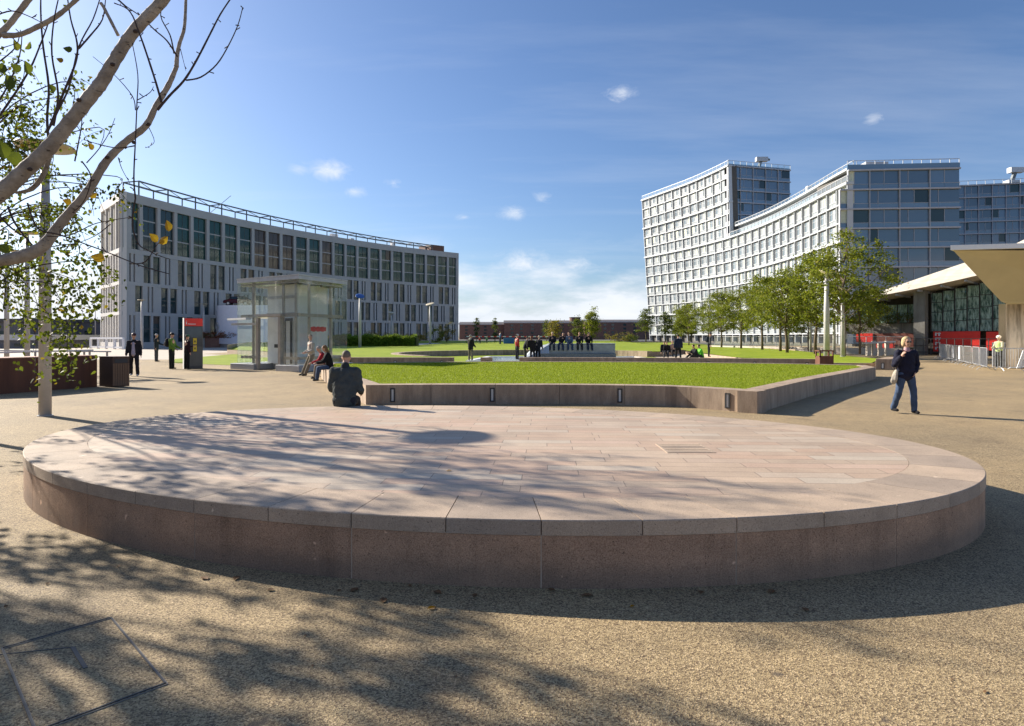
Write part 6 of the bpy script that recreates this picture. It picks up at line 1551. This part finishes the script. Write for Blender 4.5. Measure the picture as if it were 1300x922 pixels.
# fountain group, level of the lower ground
def at(px, Y, z=0.0): return (P(px, 0, Y).x, Y, z)
FG = 'people gathered at the fountain'
person('person in white hat and red top with a black bag standing leftmost by the pool', at(656.5, 43.0, .1), facing(.8, .4), 1.72, top=(.30, .02, .02), bot=dk, cap=((.6, .6, .58), 'beanie'), vox=.035, group=FG)
person('person in dark coat bending forward next to the red-topped one', at(666, 43.6), facing(.9, .1), 1.7, top=dk, bot=(.10, .09, .06), tor=(0, -.35, 1), lL=((.1, -.3, -1), (0, .1, -1)), vox=.035, group=FG, bulk=1.2)
person('person in black with long brown hair leaning on the sloping fountain end', at(676, 42.8), facing(-.3, .9), 1.7, top=(.02, .015, .013), bot=dk, hair=(.20, .10, .06), hairstyle='long', tor=(.1, -.25, 1), vox=.035, bulk=1.35, coat=.15, group=FG)
person('fair-haired person in black standing behind the sloping fountain end', at(683, 43.2), facing(.5, .8), 1.72, top=dk, bot=dk, hair=(.5, .42, .3), tor=(-.1, -.1, 1), vox=.035, bulk=1.2, coat=.12, group=FG)
seat_lab = ['pale-haired person in black sitting at the left of the row on the fountain', 'person in black jacket sitting second from the left on the fountain, leaning', 'person in blue denim jacket sitting in the middle of the row on the fountain', 'reddish-haired person in black sitting fourth along the fountain row', 'dark-haired person in black sitting at the right end of the fountain row']
for i, (px, c1, c2, hc_, lean_) in enumerate(((701.5, dk, (.03, .04, .06), (.45, .38, .28), .0), (712, dk, (.03, .05, .10), (.03, .02, .02), .25), (723, (.09, .13, .20), (.05, .08, .14), (.16, .08, .04), -.1), (734.5, dk, (.02, .025, .03), (.20, .09, .04), .05), (746.5, (.012, .012, .012), (.03, .04, .07), (.015, .012, .01), .0))):
    x, y, z = at(px, 44.6); person(seat_lab[i], (x, y, 1.175 - .10 - .34), facing(-.15 + .1 * i, -1), 1.72, hip=(0, 0, .45), tor=(lean_, -.15 - .05 * (i % 3), 1), head=(lean_, -.2, 1), face=(.3 * math.sin(i * 2), -1, -.1), aL=((.22, -.25, -1), (-.35, -.8, -.55)), aR=((-.22, -.25 - .3 * (i % 2), -1), (.35, -.8, -.55)), **SIT, top=c1, bot=c2, hair=hc_, shoe=(.25, .25, .26) if i > 1 else (.03, .03, .03), vox=.03, group=FG, bulk=1.1)
# group further right
G2 = 'people resting on the grass and kerb in the middle'
person('leftmost seated person in black with knees up on the middle ring wall', (P(841, 0, 50).x, 50, 0), facing(.3, -1), 1.7, hip=(0, 0, .56), tor=(0, -.4, 1), head=(0, -.6, 1), **SIT, top=dk, bot=dk, vox=.035, group=G2, bulk=1.2)
person('person in black seated beside the leftmost one in the middle of the lawn', (P(847.5, 0, 49).x, 49, 0), facing(-.5, -1), 1.7, hip=(0, 0, .56), tor=(0, -.5, 1), head=(0, -.5, 1), **SIT, top=(.015, .015, .017), bot=(.06, .06, .07), vox=.035, group=G2, bulk=1.2)
person('fair person in pale pink top sitting behind the man in the navy coat', (P(853, 0, 50.5).x, 50.5, 0), facing(.2, -1), 1.7, hip=(0, 0, .56), tor=(0, -.2, 1), **SIT, top=(.35, .25, .22), bot=dk, hair=(.3, .2, .12), hairstyle='long', vox=.035, group=G2)
person('man in a navy coat walking away along the pale path', (P(861, 0, 43.5).x, 43.5, .01), facing(.1, 1), 1.80, top=(.02, .026, .05), bot=(.02, .02, .022), hair=(.03, .025, .02), lL=((.1, -.2, -1), (.04, .1, -1)), lR=((-.08, .2, -1), (-.02, .25, -1)), vox=.035, group=G2, bulk=1.22)
def grass_sit(label, px, Y, rz, **k):
    person(label, (P(px, 0, Y).x, Y, .27), rz, 1.7, hip=(0, 0, .12), tor=k.pop('tor', (0, -.3, 1)), head=(0, -.4, 1), lL=((.25, -1, .45), (.0, -.75, -.65)), lR=((-.25, -1, .45), (.0, -.75, -.65)), aL=((.2, -.6, -.7), (-.3, -.9, .1)), aR=((-.2, -.6, -.7), (.3, -.9, .1)), vox=.035, group=G2, **k)
grass_sit('person in black sitting on the grass with arms round knees, facing the hi-vis worker', 884, 39.5, facing(-.8, -.3), top=dk, bot=dk, hair=(.04, .03, .03), bulk=1.2)
grass_sit('worker in bright green hi-vis jacket sitting on the grass', 891.5, 39.8, facing(-.9, -.1), top=(.12, .52, .04), bot=(.03, .035, .04), hair=(.03, .025, .02), bulk=1.15)
person('person in dark grey coat standing hunched just right of the green hi-vis worker', (P(899.5, 0, 43.5).x, 43.5, .27), facing(.9, -.2), 1.66, tor=(0, -.22, 1), top=(.06, .065, .06), bot=(.03, .03, .035), hair=(.3, .25, .2), hairstyle='none', cap=((.08, .08, .075), 'beanie'), lL=((.1, -.15, -1), (0, .1, -1)), vox=.035, group=G2, bulk=1.1, extras=lambda c: backpack(c, (.02, .03, .04)))
# far people
person('small child in red top standing on the far lawn', at(609, 86, .72), facing(0, -1), 1.0, top=(.40, .03, .03), bot=(.05, .06, .12), hair=(.2, .12, .06), vox=.03)
person('small child in green top on the far lawn right of the red one', at(618, 89, .75), facing(.5, -1), 1.0, top=(.04, .28, .12), bot=(.05, .05, .06), vox=.03)
person('person in blue jacket standing on the far lawn by the blue crate', at(635, 84, .7), facing(.7, .4), 1.7, top=(.05, .12, .25), bot=(.03, .04, .06), vox=.035)
# woman on the right
def woman_x(c):
    k = c['k']; pt = c['pt']; hc, hd_, fc, sd = c['hc'], c['hd'], c['fc'], c['sd']; R3 = Matrix((sd, fc, hd_)).transposed()
    m = MB()
    for s in (1, -1): m.ell(pt(hc + hd_ * .006 + fc * .085 + sd * s * .031), tuple(x * k for x in (.028, .012, .021)), MT['dark'], rot=R3, n=12, m=8)
    m.beam(pt(hc + hd_ * .012 + fc * .088 - sd * .06), pt(hc + hd_ * .012 + fc * .088 + sd * .06), .008, .006, MT['dark']); m.build('sunglasses', c['t'])
    m = MB(); q = c['nb']; m.cap(pt(q + Vector((0, -.03, -.01))), .058, pt(q + Vector((0, -.02, .02))), .055, sx=1.15); m.cap(pt(q + Vector((-.02, -.07, -.03))), .02, pt(q + Vector((.02, -.07, -.01))), .024, sx=1.2); remesh(m, 'scarf', .014, c['t'], fabric((.50, .30, .32)))
    S = c['J']['R'][0]; m = MB(); m.cap(pt((-.24, .02, .93)), .055, pt((-.27, .03, .76)), .075, sx=.6, side=(0, 1, 0)); m.cap(pt((-.24, -.01, .98)), .045, pt((-.26, .0, .80)), .055, sx=.8); remesh(m, 'handbag', .016, c['t'], fabric((.42, .38, .31)))
    m = MB(); m.tube([pt((-.25, .03, .95)), pt((-.23, -.06, 1.15)), pt(S + Vector((-.0, -.08, .0))), pt(S + Vector((.0, 0, .09))), pt(S + Vector((-.02, .09, -.05))), pt((-.24, .08, 1.0))], .011, fabric((.10, .08, .07)), 6); m.build('bag_strap', c['t'])
p = g(1150, 525.5)
person('blond woman in sunglasses, navy jumper and jeans walking with a pale shoulder bag', p, facing(.08, -1), 1.63, hip=(0, 0, .93), tor=(0, -.02, 1), head=(.02, -.08, 1), face=(-.05, -1, 0),
       aL=((.42, .15, -1), (-.55, -.45, -.70)), aR=((-.30, .05, -1), (.20, -.75, .95)), lL=((.16, -.10, -1), (.02, -.02, -1)), lR=((-.12, .10, -1), (-.04, .42, -1)),
       top=(.016, .017, .034), bot=(.055, .085, .15), shoe=(.015, .015, .018), hair=(.48, .35, .19), hairstyle='bob', bulk=1.2, fat=1.08, vox=.013, detail=True, coat=.05, extras=woman_x)
# worker
def vest(c):
    m = MB(); a = c['hp'] + c['td'] * .05; b = c['hp'] + c['td'] * .44; m.cap(c['pt'](a), .135, c['pt'](b), .115, sx=1.3); remesh(m, 'hi_vis_vest', .022, c['t'], fabric((.42, .55, .22)))
p = Vector((26.2, 33.9, 0)); person('worker in white hard hat and pale yellow hi-vis vest standing behind the barriers', p, facing(-.9, -.35), 1.68, top=(.40, .42, .33), bot=(.05, .055, .06), cap=((.75, .75, .73), 'helmet'), aL=((.2, -.3, -1), (-.2, -.9, -.1)), aR=((-.2, -.3, -1), (.2, -.9, -.1)), extras=vest, vox=.025, hair=(.1, .08, .06))

# ================================================================ SKY, SUN, CAMERA
AZ = Vector((-.849, .528)).normalized(); ELEV = math.radians(26)
w = bpy.data.worlds.new('World'); SC.world = w; w.use_nodes = True; nt = w.node_tree; bg = nt.nodes['Background']; bg.inputs[1].default_value = .075
sky = nt.nodes.new('ShaderNodeTexSky'); sky.sky_type = 'NISHITA'; sky.sun_disc = False; sky.sun_elevation = ELEV; sky.sun_rotation = math.atan2(AZ.x, AZ.y)
sky.air_density = 1.0; sky.dust_density = 1.0; sky.ozone_density = 3.0; sky.altitude = 0
tc = nt.nodes.new('ShaderNodeTexCoord'); sp = nt.nodes.new('ShaderNodeSeparateXYZ'); nt.links.new(tc.outputs['Generated'], sp.inputs[0])
def math_(op, a, b=None, clamp=False):
    n = nt.nodes.new('ShaderNodeMath'); n.operation = op; n.use_clamp = clamp
    for i, v in enumerate((a, b)):
        if v is None: continue
        if isinstance(v, (int, float)): n.inputs[i].default_value = v
        else: nt.links.new(v, n.inputs[i])
    return n.outputs[0]
zc = math_('ADD', math_('MAXIMUM', sp.outputs[2], 0.0), .09)
cx = math_('DIVIDE', sp.outputs[0], zc); cy = math_('DIVIDE', sp.outputs[1], zc)
cb = nt.nodes.new('ShaderNodeCombineXYZ'); nt.links.new(cx, cb.inputs[0]); nt.links.new(cy, cb.inputs[1])
wn = nt.nodes.new('ShaderNodeTexNoise'); wn.inputs['Scale'].default_value = 1.3; wn.inputs['Detail'].default_value = 8; wn.inputs['Roughness'].default_value = .62; wn.inputs['Distortion'].default_value = .35; nt.links.new(cb.outputs[0], wn.inputs['Vector'])
# wisps: fine noise on the cloud sheet
mpw = nt.nodes.new('ShaderNodeMapping'); mpw.inputs['Scale'].default_value = (.35, 1.5, 1); mpw.inputs['Rotation'].default_value = (0, 0, .6); nt.links.new(cb.outputs[0], mpw.inputs[0])
ws_ = nt.nodes.new('ShaderNodeTexNoise'); ws_.inputs['Scale'].default_value = .9; ws_.inputs['Detail'].default_value = 7; ws_.inputs['Roughness'].default_value = .6; nt.links.new(mpw.outputs[0], ws_.inputs['Vector'])
wisp = math_('MULTIPLY', ramp(nt, ws_.outputs[0], .48, .9), .30)
# low bank of cloud near the horizon
n3 = nt.nodes.new('ShaderNodeTexNoise'); n3.inputs['Scale'].default_value = 5.5; n3.inputs['Detail'].default_value = 8; n3.inputs['Roughness'].default_value = .6
mp3 = nt.nodes.new('ShaderNodeMapping'); mp3.inputs['Scale'].default_value = (1, 1, 3.6); nt.links.new(tc.outputs['Generated'], mp3.inputs[0]); nt.links.new(mp3.outputs[0], n3.inputs['Vector'])
low = nt.nodes.new('ShaderNodeMapRange'); nt.links.new(sp.outputs[2], low.inputs[0]); low.inputs[1].default_value = .17; low.inputs[2].default_value = .0; low.inputs[3].default_value = 0; low.inputs[4].default_value = 1
bank = math_('MULTIPLY', ramp(nt, low.outputs[0], .02, .5), ramp(nt, math_('ADD', n3.outputs[0], math_('MULTIPLY', low.outputs[0], .46)), .56, .84))
# a few small clouds in given directions
spots = None
for (px, py, r_, s_) in ((787, 119, .040, .75), (1108, 151, .028, .7), (420, 216, .045, .9), (450, 243, .028, .7), (500, 233, .02, .55), (650, 270, .036, .8), (690, 250, .03, .6), (665, 336, .075, .8), (730, 338, .05, .8), (590, 276, .025, .5), (380, 214, .03, .5)):
    dv = Vector(((px - 650) / F, 1, (HY - py) / F)).normalized()
    vs_ = nt.nodes.new('ShaderNodeVectorMath'); vs_.operation = 'SUBTRACT'; nt.links.new(tc.outputs['Generated'], vs_.inputs[0]); vs_.inputs[1].default_value = dv
    ml = nt.nodes.new('ShaderNodeVectorMath'); ml.operation = 'MULTIPLY'; nt.links.new(vs_.outputs[0], ml.inputs[0]); ml.inputs[1].default_value = (1, 1, 2.1)
    ln = nt.nodes.new('ShaderNodeVectorMath'); ln.operation = 'LENGTH'; nt.links.new(ml.outputs[0], ln.inputs[0])
    f_ = math_('MULTIPLY', math_('SUBTRACT', 1.0, math_('DIVIDE', ln.outputs['Value'], r_), True), s_)
    spots = f_ if spots is None else math_('MAXIMUM', spots, f_)
n4 = nt.nodes.new('ShaderNodeTexNoise'); n4.inputs['Scale'].default_value = 38; n4.inputs['Detail'].default_value = 6; n4.inputs['Roughness'].default_value = .65; n4.inputs['Distortion'].default_value = .6
mp4 = nt.nodes.new('ShaderNodeMapping'); mp4.inputs['Scale'].default_value = (1, 1, 1.8); nt.links.new(tc.outputs['Generated'], mp4.inputs[0]); nt.links.new(mp4.outputs[0], n4.inputs['Vector'])
small = math_('MULTIPLY', ramp(nt, math_('ADD', math_('MULTIPLY', spots, .55), math_('MULTIPLY', n4.outputs[0], .8)), .50, 1.0), ramp(nt, spots, 0, .6))
cl_ = math_('MAXIMUM', math_('MAXIMUM', wisp, bank), small)
up_ = ramp(nt, sp.outputs[2], -.01, .02); cl_ = math_('MULTIPLY', cl_, up_)
cloudc = mixc(nt, ramp(nt, n3.outputs[0], .35, .7), (5.4, 5.9, 6.6), (6.9, 7.0, 7.3))
skyc = mixc(nt, 1.0, sky.outputs[0], (.72, .81, .96), 'MULTIPLY'); cc_ = mixc(nt, math_('MINIMUM', cl_, .92), skyc, cloudc)
nt.links.new(cc_, bg.inputs[0])
sl_ = bpy.data.lights.new('sun', 'SUN'); sl_.energy = 5.0; sl_.angle = math.radians(.53); sl_.color = (1, .91, .78)
so_ = bpy.data.objects.new('sun', sl_); COL.objects.link(so_)
sdir = Vector((-AZ.x * math.cos(ELEV), -AZ.y * math.cos(ELEV), -math.sin(ELEV))); so_.rotation_euler = sdir.to_track_quat('-Z', 'Y').to_euler(); so_.location = (-30, 20, 40)
cam = bpy.data.cameras.new('camera'); cam.lens = 36 * F / 1300; cam.sensor_width = 36; cam.sensor_fit = 'HORIZONTAL'; cam.shift_y = -(461 - HY) / 1300; cam.clip_end = 5000; cam.clip_start = .05
co = bpy.data.objects.new('camera', cam); COL.objects.link(co); co.location = (0, 0, EH); co.rotation_euler = (PI / 2, 0, 0); SC.camera = co
SC.view_settings.view_transform = 'Standard'; SC.view_settings.look = 'None'; SC.view_settings.gamma = 1; SC.view_settings.exposure = 1.03; SC.view_settings.use_curve_mapping = False
#
SC.cycles.max_bounces = 8; SC.cycles.transparent_max_bounces = 24
